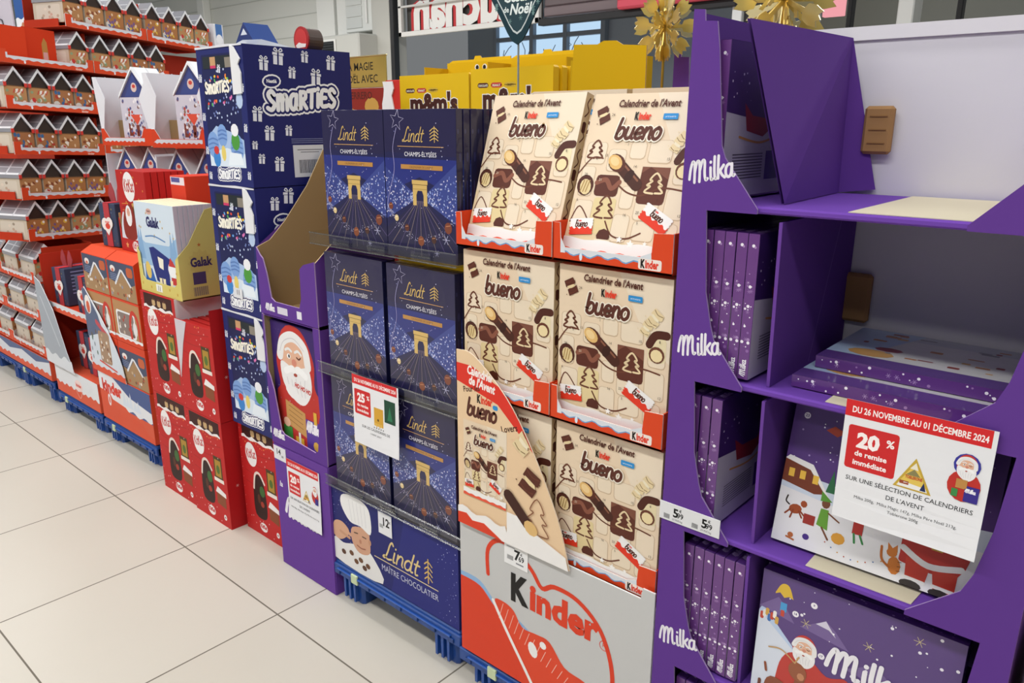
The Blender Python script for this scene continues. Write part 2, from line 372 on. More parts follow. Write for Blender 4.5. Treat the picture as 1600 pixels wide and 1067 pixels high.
    for i in range(6): b.box(.06, .33, -.04, -.03, .095+i*.034, .105+i*.034, '3A3D40', b=.001)
    b.build('grille', t)
    t = thing('wall_cabinet', 'tall white slatted cabinet door on the back wall above the air unit', 'cabinet', (-9.58, 7.3, 2.72))
    b = MB(PAINT); b.box(0, .62, 0, .16, 0, 1.4, 'D9DCD8', b=.01); b.build('body', t)
    b = MB(PAINT)
    for i in range(9): b.box(.03, .38, -.012, 0, .05+i*.15, .185+i*.15, 'CBCFCC', b=.004)
    b.build('slatted_door', t)
    b = MB(PAINT); b.tube([(.5, -.02, .1), (.5, -.02, 1.3)], .012, 'EDEEEC'); b.build('conduit', t)
    b = MB(LIT); b.box(-2.76, -2.58, 7.28, 7.34, 2.39, 2.75, 'FFFFFF', b=.004)
    tag(b.build('light_box'), 'small glowing pink and white lamp panel hanging behind the white display back', 'lamp')
    b = MB(PAINT); b.box(-1.9, 2, 8.6, 8.7, 2.1, 2.4, 'B7BDBB', b=.01); b.box(-3.1, -2.3, 8.6, 8.7, 2.05, 2.12, 'D9DEDD', b=.005)
    struct(b.build('trim_8'))
build_setting()
# ------------------------------------------------------------ art library
KR, KO, SN, CRM, BRN = 'E23A22', 'DB451C', 'EDEFF2', 'E9D3B6', '5A2E22'
PUR, PUD, NAV, RED = '613A90', '4B2B78', '1D2468', 'C3221F'
def kinder_word(a, x, y, h, al='C', k='17140F', bold=.045, r=KR):
    w = 2.62*h
    x0 = x-(w/2 if al == 'C' else 0)
    a.text('K', x0, y, h, k, bold+.02, 0, 'L', 1.0, maxw=.66*h); a.text('inder', x0+.68*h, y, h*1.0, r, bold, 0, 'L', 1, maxw=1.94*h)
def tree_line(a, x, y, w, h, lw, c):
    P = [(-.02, -.42), (-.5, -.36), (-.22, -.1), (-.42, -.06), (-.15, .14), (-.3, .2), (0, .5), (.3, .2), (.15, .14), (.42, -.06), (.22, -.1), (.5, -.36), (.1, -.4)]
    a.stroke([(x+p[0]*w, y+p[1]*h) for p in P], lw, c, True, 4)
def wave(x0, x1, y, amp, n, ph=0):
    return [(x0+(x1-x0)*i/(n*5), y+amp*(math.sin(2*math.pi*i/5+ph)+.35*math.sin(math.pi*i/5*.83+1))) for i in range(n*5+1)]
def wrapper(a, x, y, w, h, rot):
    a.push(x, y, rot); a.rect(-w/2, -h/2, w/2, h/2, 'F2F0EE'); a.up()
    a.poly([(-w/2, -h/2)]+wave(-w/2, w/2, -h*.08, h*.07, 4)[::1]+[(w/2, -h/2)], KR); a.up()
    a.script('bueno', 0, -h*.02, h*.42, .17, BRN, .12, .8, 'C'); kinder_word(a, -w*.1, h*.3, h*.12)
    for sx in (-1, 1):
        for k in range(6): a.poly([(sx*w/2, -h/2+h*k/6), (sx*(w/2+w*.04), -h/2+h*(k+.5)/6), (sx*w/2, -h/2+h*(k+1)/6)], 'F2F0EE' if k > 2 else KR)
    a.pop()
def choc(a, x, y, s, rot, white=False):
    c1, c2, c3 = ('E7D2A6', 'F2E6C8', '7A5A35') if white else ('5B2C1F', 'E9D3A4', '6E3B2A')
    a.push(x, y, rot)
    a.poly([(-s*.5, .1*s), (-s*.45, s*.62), (s*.45, s*.6), (s*.5, s*.15), (s*.2, .02*s), (-.1*s, .12*s)], c1); a.poly([(-s*.5, -.6*s), (-s*.45, -.1*s), (-.1*s, -.02*s), (.2*s, -.14*s), (s*.5, -s*.05), (s*.45, -.6*s)], c1); a.up()
    a.poly([(-.38*s, .16*s), (.3*s, .1*s), (.4*s, -.08*s), (.05*s, -.12*s), (-.3*s, -.06*s)], c2); a.stroke([(-.4*s, .5*s), (0, .36*s), (.4*s, .5*s)], .05*s, c3); a.stroke([(-.4*s, -.4*s), (0, -.5*s), (.4*s, -.36*s)], .05*s, c3)
    for k in range(4): a.ell(-.7*s+.4*k*s, (-.4, .35, -.5, .3)[k]*s, .05*s, .04*s, c1, 6)
    a.pop()
def art_bueno(w, h, mini=False):
    a = Art(); a.rect(0, 0, w, h, CRM); a.up()
    X = lambda u: u*w; Y = lambda v: v*h; lw = .003*w/.285
    a.poly([(X(.55), Y(1)), (X(1), Y(1)), (X(1), Y(.5)), (X(.8), Y(.62))], 'ECDCC4'); a.poly([(0, Y(.0)), (0, Y(.35)), (X(.4), Y(.2)), (X(.7), 0)], 'E4CDA6'); a.up()
    doors = [(.03, .56, .22, .7), (.24, .52, .4, .66), (.42, .6, .56, .71), (.58, .58, .78, .72), (.8, .26, .97, .44), (.03, .2, .2, .34), (.42, .3, .54, .44), (.58, .12, .77, .24), (.4, .1, .55, .27), (.8, .1, .95, .24), (.03, .36, .16, .55), (.56, .24, .76, .37), (.82, .46, .97, .62)]
    for x0, y0, x1, y1 in doors:
        a.rr(X(x0), Y(y0), X(x1), Y(y1), .03*w, 'CDB394', n=2); a.up(); a.rr(X(x0)+lw*.6, Y(y0)+lw*.8, X(x1)-lw*.6, Y(y1)-lw*.3, .027*w, 'EBDAC1', n=2); a.L -= 1
    a.up(2)
    a.rr(X(.56), Y(.34), X(.79), Y(.56), .03*w, '5F2F22', n=2); a.rr(X(.18), Y(.37), X(.39), Y(.5), .03*w, '5A2A1E', n=2); a.rr(X(.2), Y(.14), X(.4), Y(.36), .02*w, 'E3CF9C', n=2)
    a.rr(X(.82), Y(.5), X(.97), Y(.65), .03*w, 'EADBB2', n=2); a.up()
    a.poly([(X(.56), Y(.52)), (X(.63), Y(.56)), (X(.79), Y(.49)), (X(.79), Y(.56)), (X(.56), Y(.56))], '7D4C3B')
    a.stroke([(X(.19), Y(.45)), (X(.27), Y(.47)), (X(.33), Y(.42)), (X(.39), Y(.46))], .03*h, '8A5340'); a.stroke([(X(.39), Y(.44)), (X(.48), Y(.4)), (X(.6), Y(.39)), (X(.75), Y(.44)), (X(.93), Y(.43))], lw*1.2, '6B3B29')
    a.stroke([(X(.83), Y(.6)), (X(.88), Y(.66)), (X(.97), Y(.67))], .05*h, '4F251A'); a.up()
    tree_line(a, X(.69), Y(.46), .15*w, .13*h, lw*1.4, 'E9D2A8'); tree_line(a, X(.12), Y(.65), .14*w, .12*h, lw*1.4, '6B3B29'); tree_line(a, X(.31), Y(.3), .17*w, .15*h, lw*1.4, '6B3B29')
    a.stroke([(X(.34), Y(.22)), (X(.42), Y(.14)), (X(.55), Y(.13)), (X(.66), Y(.17))], lw*1.2, '6B3B29')
    a.stroke([(X(.0), Y(.5)), (X(.1), Y(.6)), (X(.2), Y(.6))], lw, '6B3B29'); a.stroke([(X(.02), Y(.2)), (X(.08), Y(.3)), (X(.2), Y(.2))], lw, '6B3B29')
    # bar
    a.stroke([(X(.38), Y(.55)), (X(.54), Y(.45))], .075*h, '4A2419', False); a.up()
    a.stroke([(X(.4), Y(.565)), (X(.54), Y(.475))], .012*h, '8C5A44', False); a.ell(X(.46), Y(.5), .035*w, .042*h, '3A1A12', 10, -30); a.ell(X(.33), Y(.575), .085*w, .05*h, '5A2C1E', 14, -32); a.up(); a.ell(X(.315), Y(.58), .07*w, .04*h, 'E3B873', 14, -32); a.up(); a.ell(X(.31), Y(.585), .045*w, .025*h, 'EFCF95', 12, -32)
    # ovals
    a.ell(X(.09), Y(.43), .075*w, .065*h, '4F251A', 14, 20); a.up(); a.ell(X(.095), Y(.42), .05*w, .05*h, 'E2CC99', 12, 20); a.up()
    for k in (-1, 0, 1): a.stroke([(X(.08+k*.025), Y(.39)), (X(.1+k*.025), Y(.46))], lw, 'B08E58')
    a.ell(X(.895), Y(.545), .065*w, .05*h, '6B3B29', 14); a.up(); a.ell(X(.895), Y(.54), .05*w, .038*h, 'EDD9A8', 12); a.up()
    a.ell(X(.35), Y(.13), .06*w, .045*h, '55281C', 8); a.rect(X(.28), Y(.07), X(.42), Y(.11), 'EADBC0')
    choc(a, X(.12), Y(.865), .1*w, 28); choc(a, X(.87), Y(.76), .1*w, -35, True); choc(a, X(.8), Y(.69), .085*w, -25, True)
    wrapper(a, X(.76), Y(.26), .25*w, .105*h, -27); wrapper(a, X(.14), Y(.175), .2*w, .1*h, 6)
    # snow
    a.up(); a.poly([(0, 0)]+wave(0, w, Y(.1), .006*h, 3, 1)+[(w, 0)], 'F3F1EE'); a.up()
    a.poly([(0, 0)]+wave(0, w, Y(.035), .006*h, 6, 0)+[(w, 0)], 'E85A3E')
    for u, v, r in ((.5, .12, .028), (.6, .1, .034), (.72, .11, .02), (.9, .15, .036), (.84, .1, .022)): a.star(X(u), Y(v), r*w, 'FBF9F4')
    a.up()
    for u, v, n in ((.21, .86, '24'), (.23, .61, '13'), (.4, .68, '1'), (.5, .55, '14'), (.76, .6, '15'), (.08, .49, '20'), (.22, .46, '21'), (.05, .33, '6'), (.28, .31, '9'), (.5, .26, '16'), (.62, .22, '5'), (.6, .28, '23'), (.94, .28, '12'), (.92, .12, '18'), (.15, .59, '2'), (.27, .55, '7'), (.74, .36, '1'), (.92, .62, '8')):
        a.text(n, X(u), Y(v), .016*h, '3A2A20' if n != '21' else 'E8D8C0', .0, 0)
    a.text("Calendrier de l'Avent", X(.5), Y(.915), .042*h, '53261B', .03, .15, 'C', .8, maxw=.66*w)
    kinder_word(a, X(.47), Y(.838), .042*h); a.rr(X(.64), Y(.838), X(.76), Y(.873), .006*w, '2F8FD0', n=2); a.up(); a.text('LAIT ET NOISETTES', X(.7), Y(.85), .008*h, 'FFFFFF', 0, 0, 'C', .7, maxw=.1*w)
    for lay, c, wd in ((0, 'F6EDDC', .3), (1, BRN, .175)): a.script('bueno', X(.26), Y(.72), .122*h, wd, c, .16, .98); a.up()
    return a
def art_wavestrip(w, h, x0, x1, zt, zb, amp, n):
    """white snow over red with a wavy lower edge and a blue shade line"""
    a = Art()
    a.poly([(x1, zt), (x0, zt)]+wave(x0, x1, zb-.004, amp, n), '6FA3CF'); a.up(); a.poly([(x1, zt), (x0, zt)]+wave(x0, x1, zb, amp, n), SN); a.up()
    return a
def art_lindt(w, h):
    R = random.Random(5); a = Art(); a.rect(0, 0, w, h, '17174C'); a.up()
    X = lambda u: u*w; Y = lambda v: v*h
    a.poly([(0, Y(.42)), (X(.25), Y(.5)), (X(.5), Y(.56)), (X(.75), Y(.5)), (w, Y(.46)), (w, Y(.68)), (0, Y(.68))], '212B7C'); a.poly([(0, 0), (w, 0), (w, Y(.2)), (X(.5), Y(.42)), (0, Y(.2))], '1E1B44')
    a.poly([(X(.0), Y(1)), (X(1), Y(1)), (X(1), Y(.7)), (0, Y(.72))], '1D1745'); a.up()
    a.poly([(0, Y(.62)), (0, Y(.26)), (X(.42), Y(.4)), (X(.42), Y(.45))], '323E86'); a.poly([(w, Y(.66)), (w, Y(.26)), (X(.58), Y(.4)), (X(.58), Y(.45))], '38458E'); a.up()
    for sx in (0, 1):
        for i in range(150):
            t = R.random(); u = t*.4; top = .62-.17*t; bot = .26+.14*t
            a.ell(X(u if sx == 0 else 1-u), Y(R.uniform(bot, top)), .0018, .0024, R.choice(('C9D4F4', '8EA2DC', 'E8E4F8', '6E7FC8')), 4)
    for k in range(11):
        t = (k-5)/5; a.stroke([(X(.5+.05*t), Y(.4)), (X(.5+.55*t), Y(.02+.08*abs(t)))], .0011, ('6A5B8C', '9C8B86')[k % 2], False)
    a.up()
    # arch
    a.poly([(X(.4), Y(.37)), (X(.4), Y(.51)), (X(.39), Y(.515)), (X(.39), Y(.54)), (X(.61), Y(.54)), (X(.61), Y(.515)), (X(.6), Y(.51)), (X(.6), Y(.37)), (X(.55), Y(.37)), (X(.55), Y(.44)), (X(.53), Y(.47)), (X(.47), Y(.47)), (X(.45), Y(.44)), (X(.45), Y(.37))], 'D8B56A'); a.up(); a.stroke([(X(.39), Y(.51)), (X(.61), Y(.51))], .0014, '7A5B2E', False); a.stroke([(X(.4), Y(.48)), (X(.6), Y(.48))], .001, '9A7B3E', False)
    # garland
    G = [(.02, .36), (.12, .27), (.26, .19), (.45, .13), (.68, .16), (.86, .22), (.98, .3)]
    for i in range(160):
        t = R.random()*5.99; k = int(t); f = t-k; u = G[k][0]*(1-f)+G[k+1][0]*f; v = G[k][1]*(1-f)+G[k+1][1]*f
        a.ell(X(u+R.gauss(0, .015)), Y(v+R.gauss(0, .012)), .0014, .0014, R.choice(('A9A6C4', 'CFCBE0', '7C7AA8')), 4)
    a.up()
    for u, v, r, c in ((.07, .35, .032, '7A3B2A'), (.15, .27, .03, 'E2C892'), (.3, .21, .034, '5A2A20'), (.5, .13, .045, '8A4A2C'), (.68, .15, .035, '4A2A24'), (.88, .24, .05, '7C3F2B')):
        a.ell(X(u), Y(v), r*w, r*w*1.1, c, 10); a.up(); a.stroke([(X(u-r*.6), Y(v)+.3*r*w), (X(u+r*.5), Y(v)+.5*r*w)], .0016, 'C98A62' if c != 'E2C892' else 'FFF2D0'); a.L -= 1
    a.up(2)
    P = [(X(.2)+.1*w*(1 if i % 2 == 0 else .42)*math.cos(math.radians(80+36*i)), Y(.93)+.1*w*(1 if i % 2 == 0 else .42)*math.sin(math.radians(80+36*i))) for i in range(10)]
    a.stroke(P+[P[0]], .0012, 'C9C4E6', False)
    a.stroke([(X(.19), Y(.88)), (X(.13), Y(.75)), (X(.14), Y(.6)), (X(.06), Y(.45)), (X(.02), Y(.36))], .0016, 'A9A4D4')
    a.dots(X(.05), Y(.03), X(.95), Y(.95), 34, .0008, .0018, ('D8D8F4', '8C8CCC'), R, 5); a.flake(X(.85), Y(.16), .012, 'C9C9EC', .0012); a.flake(X(.72), Y(.06), .008, 'C9C9EC', .001)
    # wording
    a.script('Lindt', X(.27), Y(.79), .095*h, .075, 'D9B66A', .3, .98); a.stroke([(X(.72), Y(.79)), (X(.72), Y(.89))], .0022, 'D9B66A', False)
    for k in range(4): a.stroke([(X(.66), Y(.80+.02*k)), (X(.72), Y(.815+.022*k)), (X(.77), Y(.80+.02*k))], .0022, 'D9B66A')
    a.rect(X(.2), Y(.757), X(.84), Y(.761), 'D9A566'); a.text('CHAMPS-ÉLYSÉES', X(.52), Y(.695), .029*h, 'F0EEF6', .0, 0, 'C', 1, maxw=.62*w)
    a.rect(X(.24), Y(.61), X(.82), Y(.64), 'BE8A45'); a.up(); a.text('CALENDRIER DE L\'AVENT', X(.53), Y(.618), .014*h, '6A4420', 0, 0, 'C', 1, maxw=.5*w)
    return a
def milka_word(a, x, y, h, c='F3F0F6', w=.15, sl=.1): a.script('Milka', x, y, h, w, c, sl, .98)
def art_spine(w, h):
    R = random.Random(9); a = Art(); a.rect(0, 0, w, h, '693A82'); a.up()
    for k in range(26):
        u, v = R.uniform(.18, .82)*w, R.uniform(.2, .98)*h
        r = R.choice((.0008, .0012, .0012, .0022, .003)); a.ell(u, v, r, r, R.choice(('F4EEF8', 'F4EEF8', 'A884BC', '8C62A6')), 8)
    for k in range(5): a.flake(R.uniform(.25, .75)*w, R.uniform(.25, .9)*h, .0035, '9A74B0', .0008)
    a.up(); a.push(w*.72, .025*h, 90); milka_word(a, 0, 0, w*.55, w=.16); a.pop()
    return a
def art_back(w, h):
    R = random.Random(11); a = Art(); a.rect(0, 0, w, h, 'B9B3C4'); a.up(); a.poly([(0, h), (w, h), (w, .5*h), (.6*w, .44*h), (.3*w, .52*h), (0, .56*h)], '3A2060'); a.up()
    a.dots(.03*w, .6*h, .97*w, .97*h, 26, .001, .0025, ('CFC4DC', '8C74B0'), R)
    a.poly([(.2*w, .62*h), (.24*w, .44*h), (.44*w, .4*h), (.62*w, .5*h), (.6*w, .66*h), (.5*w, .52*h), (.3*w, .54*h)], '8B1F2E'); a.stroke([(.16*w, .4*h), (.4*w, .36*h), (.62*w, .4*h)], .004, 'C58A4A')
    a.rect(.5*w, .1*h, .74*w, .3*h, '4A2B86')
    for k in range(9): a.rect(.1*w, (.12+.02*k)*h, .46*w, (.128+.02*k)*h, '5E5868')
    a.text('Calendrier', .6*w, .8*h, .03*h, 'B8A0D0', .0, .2); return a
def santa_head(a, s, sign=True):
    """old bearded man with a red cap, local size s"""
    a.ell(0, .0, .5*s, .62*s, 'C8382F', 20); a.up(); a.ell(-.02*s, -.06*s, .36*s, .42*s, 'E8B79A', 18); a.up()
    a.stroke([(-.44*s, .02*s), (-.3*s, .3*s), (.05*s, .4*s), (.36*s, .22*s), (.42*s, -.1*s)], .2*s, 'F1EFEE', True); a.up()
    a.poly(crom([(-.44*s, -.1*s), (-.2*s, -.14*s), (0, -.24*s), (.2*s, -.16*s), (.44*s, -.16*s), (.46*s, -.55*s), (.2*s, -.85*s), (-.12*s, -.8*s), (-.42*s, -.5*s)], 4, True), 'F2F0F0'); a.up()
    a.stroke([(-.3*s, -.26*s), (-.1*s, -.2*s), (.0, -.24*s), (.12*s, -.2*s), (.32*s, -.3*s)], .13*s, 'FBFAFA'); a.ell(.0, -.08*s, .08*s, .07*s, 'DC8F78', 10); a.up()
    a.ell(-.15*s, .03*s, .06*s, .05*s, 'FFFFFF', 8); a.ell(-.14*s, .03*s, .028*s, .035*s, '3A2A22', 8); a.stroke([(.1*s, .03*s), (.16*s, .0), (.22*s, .03*s)], .03*s, '6A3A2C'); a.stroke([(-.24*s, .14*s), (-.14*s, .17*s), (-.05*s, .13*s)], .05*s, 'F1EFEE'); a.stroke([(.06*s, .12*s), (.16*s, .15*s), (.25*s, .09*s)], .05*s, 'F1EFEE'); a.ell(0, -.31*s, .06*s, .035*s, 'A8402F', 8)
    for k in range(5): a.stroke([((-.28+.14*k)*s, (-.38-.03*(k % 2))*s), ((-.24+.12*k)*s, -.56*s), ((-.16+.1*k)*s, -.7*s)], .014*s, 'D2CFD2')
    a.stroke([(-.42*s, .1*s), (-.26*s, .3*s), (.06*s, .37*s), (.34*s, .18*s)], .016*s, 'D6D3D6')
def art_santa_cal(w, h):
    R = random.Random(2); a = Art(); a.rect(0, 0, w, h, '3A2168'); a.up(); a.dots(.03*w, .2*h, .97*w, .97*h, 60, .0008, .002, ('D9D0EC', '8E78B8'), R)
    a.poly(crom([(.1*w, .02*h), (.04*w, .4*h), (.12*w, .5*h), (.08*w, .72*h), (.3*w, .97*h), (.6*w, .97*h), (.8*w, .76*h), (.8*w, .55*h), (.95*w, .4*h), (.95*w, .02*h)], 5, True), 'C2332C'); a.up()
    a.push(.43*w, .74*h, 4); santa_head(a, .62*w); a.pop(); a.up()
    a.text('HO HO HO !', .58*w, .5*h, .035*h, 'C8322A', .05, 0, 'C', .8, rot=-8); a.ell(.36*w, .46*h, .14*w, .05*h, 'F4F2F2', 12, -20)
    a.poly([(.2*w, .18*h), (.2*w, .38*h), (.58*w, .32*h), (.58*w, .12*h)], 'C9985A'); a.up()
    for k in range(4): a.stroke([(.26*w, (.34-.04*k)*h), (.52*w, (.3-.04*k)*h)], .0022, '8A5E30', False)
    a.rect(.58*w, .0, w, .28*h, '5A3A9A'); a.up(); a.script('Milka', .6*w, .18*h, .09*h, .2, 'F4F0F8', .1, .72); a.rect(.74*w, .26*h, .8*w, .36*h, 'E0B040'); a.ell(.76*w, .08*h, .06*w, .04*h, 'E0B050', 8)
    a.rect(.12*w, 0, .3*w, .16*h, '3E8A3A'); a.ell(.2*w, .19*h, .07*w, .04*h, 'E8B79A', 10); a.rect(.36*w, 0, .52*w, .1*h, 'E8B23C'); a.up(); a.rect(.42*w, 0, .46*w, .14*h, 'F2F0EE'); return a
def art_calA(w, h):
    """night sky over a snow slope, man in red with a deer"""
    R = random.Random(21); a = Art(); a.rect(0, 0, w, h, '5A4080'); a.up()
    a.poly([(0, 0), (0, .66*h), (.1*w, .6*h), (.3*w, .36*h), (.55*w, .3*h), (.75*w, .14*h), (w, .1*h), (w, 0)], 'DCE3F0'); a.poly([(0, .66*h), (.02*w, .72*h), (.14*w, .56*h), (.3*w, .36*h)], 'BFD2EE')
    for x, y, s in ((.36, .78, .13), (.1, .82, .1), (.88, .42, .12), (.62, .6, .14)): a.poly([(x*w-s*w, (y-.12)*h), (x*w, y*h), (x*w+s*w*.4, (y-.05)*h), (x*w+s*w, (y-.16)*h)], '77609A')
    a.up()
    for x, y, s in ((.36, .78, .05), (.88, .42, .05)): a.poly([(x*w-s*w, (y-.05)*h), (x*w, y*h), (x*w+s*w*1.2, (y-.1)*h), (x*w+.02*w, (y-.06)*h)], 'D8D2E4')
    for k in range(44):
        x, y = R.uniform(.1, .98), R.uniform(.3, .98)
        if y < .75-x*.6: continue
        r = R.choice((.001, .0014, .002, .003)); a.ell(x*w, y*h, r, r, 'F3EFF8', 8)
    for x, y in ((.58, .72), (.26, .7), (.8, .9)): a.flake(x*w, y*h, .009, 'C9B98C', .001)
    for i, (x, y) in enumerate(((.29, .86), (.2, .74), (.36, .5), (.84, .5), (.93, .3))): a.ell(x*w, y*h, .0062, .0062, 'F4F0F6', 12); a.up(); a.text(('9', '14', '17', '8', '3')[i], x*w, y*h-.002, .0045, '4A2F78', .02); a.L -= 1
    a.up()
    a.poly([(.08*w, .84*h)]+crom([(.08*w, .85*h), (.11*w, .93*h), (.15*w, .93*h), (.18*w, .84*h)], 4)+[(.155*w, .85*h), (.13*w, .83*h), (.105*w, .86*h)], 'E0B93A'); a.rect(.115*w, .72*h, .15*w, .79*h, '4AA0D8'); a.rect(.12*w, .68*h, .14*w, .73*h, 'C8432E')
    for k in range(7): a.rr((.01+.014*k)*w, (.6+.02*(k % 3))*h, (.03+.014*k)*w, (.66+.02*(k % 3))*h, .002, ('C8432E', 'F2EEE8', 'D8A84A', '3A70B8')[k % 4], n=1)
    # man in red holding a deer
    a.up(); a.poly(crom([(.16*w, 0), (.14*w, .26*h), (.19*w, .42*h), (.3*w, .44*h), (.4*w, .36*h), (.49*w, .4*h), (.52*w, .34*h), (.42*w, .2*h), (.41*w, 0)], 4, True), 'C2362E'); a.up()
    a.poly([(.24*w, .18*h), (.24*w, .22*h), (.41*w, .2*h), (.41*w, .16*h)], '3A2A26'); a.push(.27*w, .5*h, 0); santa_head(a, .13*w); a.pop(); a.ell(.53*w, .36*h, .02*w, .03*h, 'F4F2F0', 10); a.up()
    a.stroke([(.1*w, .02*h), (.12*w, .14*h), (.24*w, .12*h), (.27*w, .26*h)], .05*w, '8E4A2E'); a.ell(.25*w, .3*h, .05*w, .075*h, '9A5636', 14, 20); a.stroke([(.08*w, .2*h), (.07*w, .26*h)], .014*w, '8E4A2E')
    for sx in (-1, 1): a.stroke([(.23*w, .36*h), ((.2+.05*sx)*w, .42*h), ((.16+.08*sx)*w, .4*h)], .008*w, 'C9A06A'); a.stroke([(.1*w+.05*w*sx, 0), (.1*w+.05*w*sx, .1*h)], .018*w, '6E3420', False)
    a.up(); a.ell(.27*w, .27*h, .02*w, .03*h, 'C98A62', 8); a.rect(.3*w, .1*h, .35*w, .2*h, '3556A8'); a.ell(.36*w, .2*h, .028*w, .025*h, 'D9B34A', 8)
    a.stroke([(.58*w, .03*h), (.66*w, .1*h), (.74*w, .05*h)], .03*w, '6E3420'); a.ell(.62*w, .2*h, .03*w, .045*h, 'C98A62', 8); a.poly([(.58*w, .22*h), (.66*w, .3*h), (.69*w, .2*h)], 'B93A2E')
    a.up(); milka_word(a, .4*w, .42*h, .19*h, w=.17, sl=-.02); return a
def art_calB(w, h):
    """purple night over a snowy village with playing animals"""
    R = random.Random(31); a = Art(); a.rect(0, 0, w, h, '57397E'); a.up()
    a.poly([(0, 0), (0, .52*h), (.25*w, .5*h), (.5*w, .44*h), (w, .5*h), (w, 0)], 'D3DDEC'); a.poly([(0, 0), (0, .4*h), (.4*w, .34*h), (w, .36*h), (w, 0)], 'ECEBEE'); a.up()
    a.dots(.03*w, .58*h, .97*w, .98*h, 40, .0008, .002, ('F3EFF8', 'A992C8'), R, 8)
    a.ell(.07*w, .93*h, .006, .006, 'EDE8F2', 12); a.poly([(.18*w, .86*h), (.22*w, .9*h), (.28*w, .87*h), (.24*w, .83*h)], 'B8442C'); a.up(); a.text('23', .07*w, .922*h, .005, '4A2F78', .02)
    a.poly([(.0, .44*h), (0, .6*h), (.14*w, .58*h), (.24*w, .42*h), (.18*w, .4*h)], '7A3B24'); a.up(); a.poly([(0, .6*h), (.02*w, .63*h), (.15*w, .6*h), (.26*w, .4*h), (.24*w, .41*h), (.14*w, .56*h)], 'F2F0EE')
    for x, y in ((.03, .48), (.09, .48), (.16, .47)): a.rect(x*w, y*h, (x+.03)*w, (y+.06)*h, 'F0C04A')
    for x in (.26, .3): a.poly([(x*w-.025*w, .44*h), (x*w, .6*h), (x*w+.025*w, .44*h)], '2F6E46')
    # dog
    a.up(); a.ell(.1*w, .26*h, .035*w, .035*h, 'A34C26', 10, 15); a.ell(.14*w, .31*h, .018*w, .025*h, 'A34C26', 8)
    for dx, dy in ((-.05, -.04), (-.02, -.06), (.04, -.04), (.06, -.03)): a.stroke([((.1+dx*.5)*w, .25*h), ((.1+dx)*w, (.25+dy)*h)], .009*w, '8E3E20', False)
    a.stroke([(.065*w, .28*h), (.045*w, .3*h), (.05*w, .34*h)], .008*w, '2F2420')
    # child in green
    a.poly([(.22*w, .2*h), (.23*w, .32*h), (.27*w, .32*h), (.28*w, .18*h)], '6AA23A'); a.ell(.25*w, .36*h, .022*w, .034*h, '7A4A32', 10); a.poly([(.22*w, .37*h), (.22*w, .44*h), (.28*w, .38*h)], '5E9A38'); a.stroke([(.27*w, .3*h), (.33*w, .26*h)], .008*w, '7A4A32'); a.stroke([(.25*w, .19*h), (.29*w, .12*h)], .01*w, '7A4A32'); a.rect(.15*w, .18*h, .21*w, .25*h, 'A0342C')
    a.ell(.34*w, .15*h, .035*w, .04*h, 'E0A03C', 10); a.ell(.18*w, .09*h, .018*w, .022*h, '4A2F86', 10); a.ell(.1*w, .07*h, .016*w, .02*h, 'B9683A', 8); a.stroke([(.08*w, .05*h), (.12*w, .04*h)], .01*w, 'B9683A', False)
    for k in range(9): a.ell((.28+.035*k)*w, (.1-.06*math.sin(k*.39))*h, .004*w, .005*h, ('B84A30', '3A6AA8', 'D8A040')[k % 3], 6)
    # cat
    a.ell(.62*w, .1*h, .03*w, .06*h, 'D07A30', 10, 8); a.ell(.6*w, .18*h, .025*w, .03*h, 'D07A30', 10); a.poly([(.58*w, .19*h), (.575*w, .24*h), (.6*w, .21*h), (.62*w, .24*h), (.625*w, .19*h)], 'D07A30'); a.stroke([(.6*w, .08*h), (.56*w, .12*h), (.55*w, .2*h)], .012*w, 'C06A26'); a.up()
    for k in range(4): a.stroke([(.635*w, (.07+.03*k)*h), (.65*w, (.075+.03*k)*h)], .003*w, '6E3A1A', False)
    # man in red, legs and boots
    a.push(-.075*w, 0)
    a.poly(crom([(.74*w, .45*h), (.71*w, .2*h), (.74*w, .14*h), (.97*w, .16*h), (.99*w, .45*h)], 4, True), 'C2332C'); a.poly([(.74*w, .19*h), (.75*w, .05*h), (.84*w, .05*h), (.85*w, .16*h)], 'D04030'); a.poly([(.86*w, .16*h), (.88*w, .03*h), (.97*w, .03*h), (.97*w, .17*h)], 'D04030'); a.up()
    a.stroke([(.72*w, .24*h), (.84*w, .17*h), (.98*w, .21*h)], .03*w, 'EFEDEE'); a.stroke([(.74*w, .33*h), (.98*w, .3*h)], .026*w, '3E3432', False); a.rect(.84*w, .28*h, .89*w, .35*h, 'C9A040')
    for x in (.79, .92): a.stroke([((x-.045)*w, .055*h), ((x+.045)*w, .05*h)], .018*w, 'F2F0EE', False); a.ell(x*w-.01*w, .015*h, .05*w, .03*h, '37312F', 12)
    a.pop(); a.rect(.4*w, .22*h, .45*w, .3*h, 'B8342C'); a.stroke([(.41*w, .22*h), (.42*w, .16*h)], .01*w, '3A8A4A', False); a.stroke([(.44*w, .22*h), (.46*w, .17*h)], .01*w, '3A8A4A', False); return a
def gift(a, x, y, s, c='E8EAF2', b='1B2060', rot=-6):
    a.push(x, y, rot); a.rect(-.42*s, -.5*s, .42*s, .18*s, c); a.rect(-.5*s, .2*s, .5*s, .4*s, c); a.up(); a.rect(-.07*s, -.5*s, .07*s, .4*s, b); a.rect(-.42*s, .17*s, .42*s, .21*s, b); a.L -= 1
    for sx in (-1, 1): a.stroke([(0, .42*s), (sx*.22*s, .72*s), (sx*.36*s, .56*s), (0, .44*s)], .09*s, c)
    a.pop()
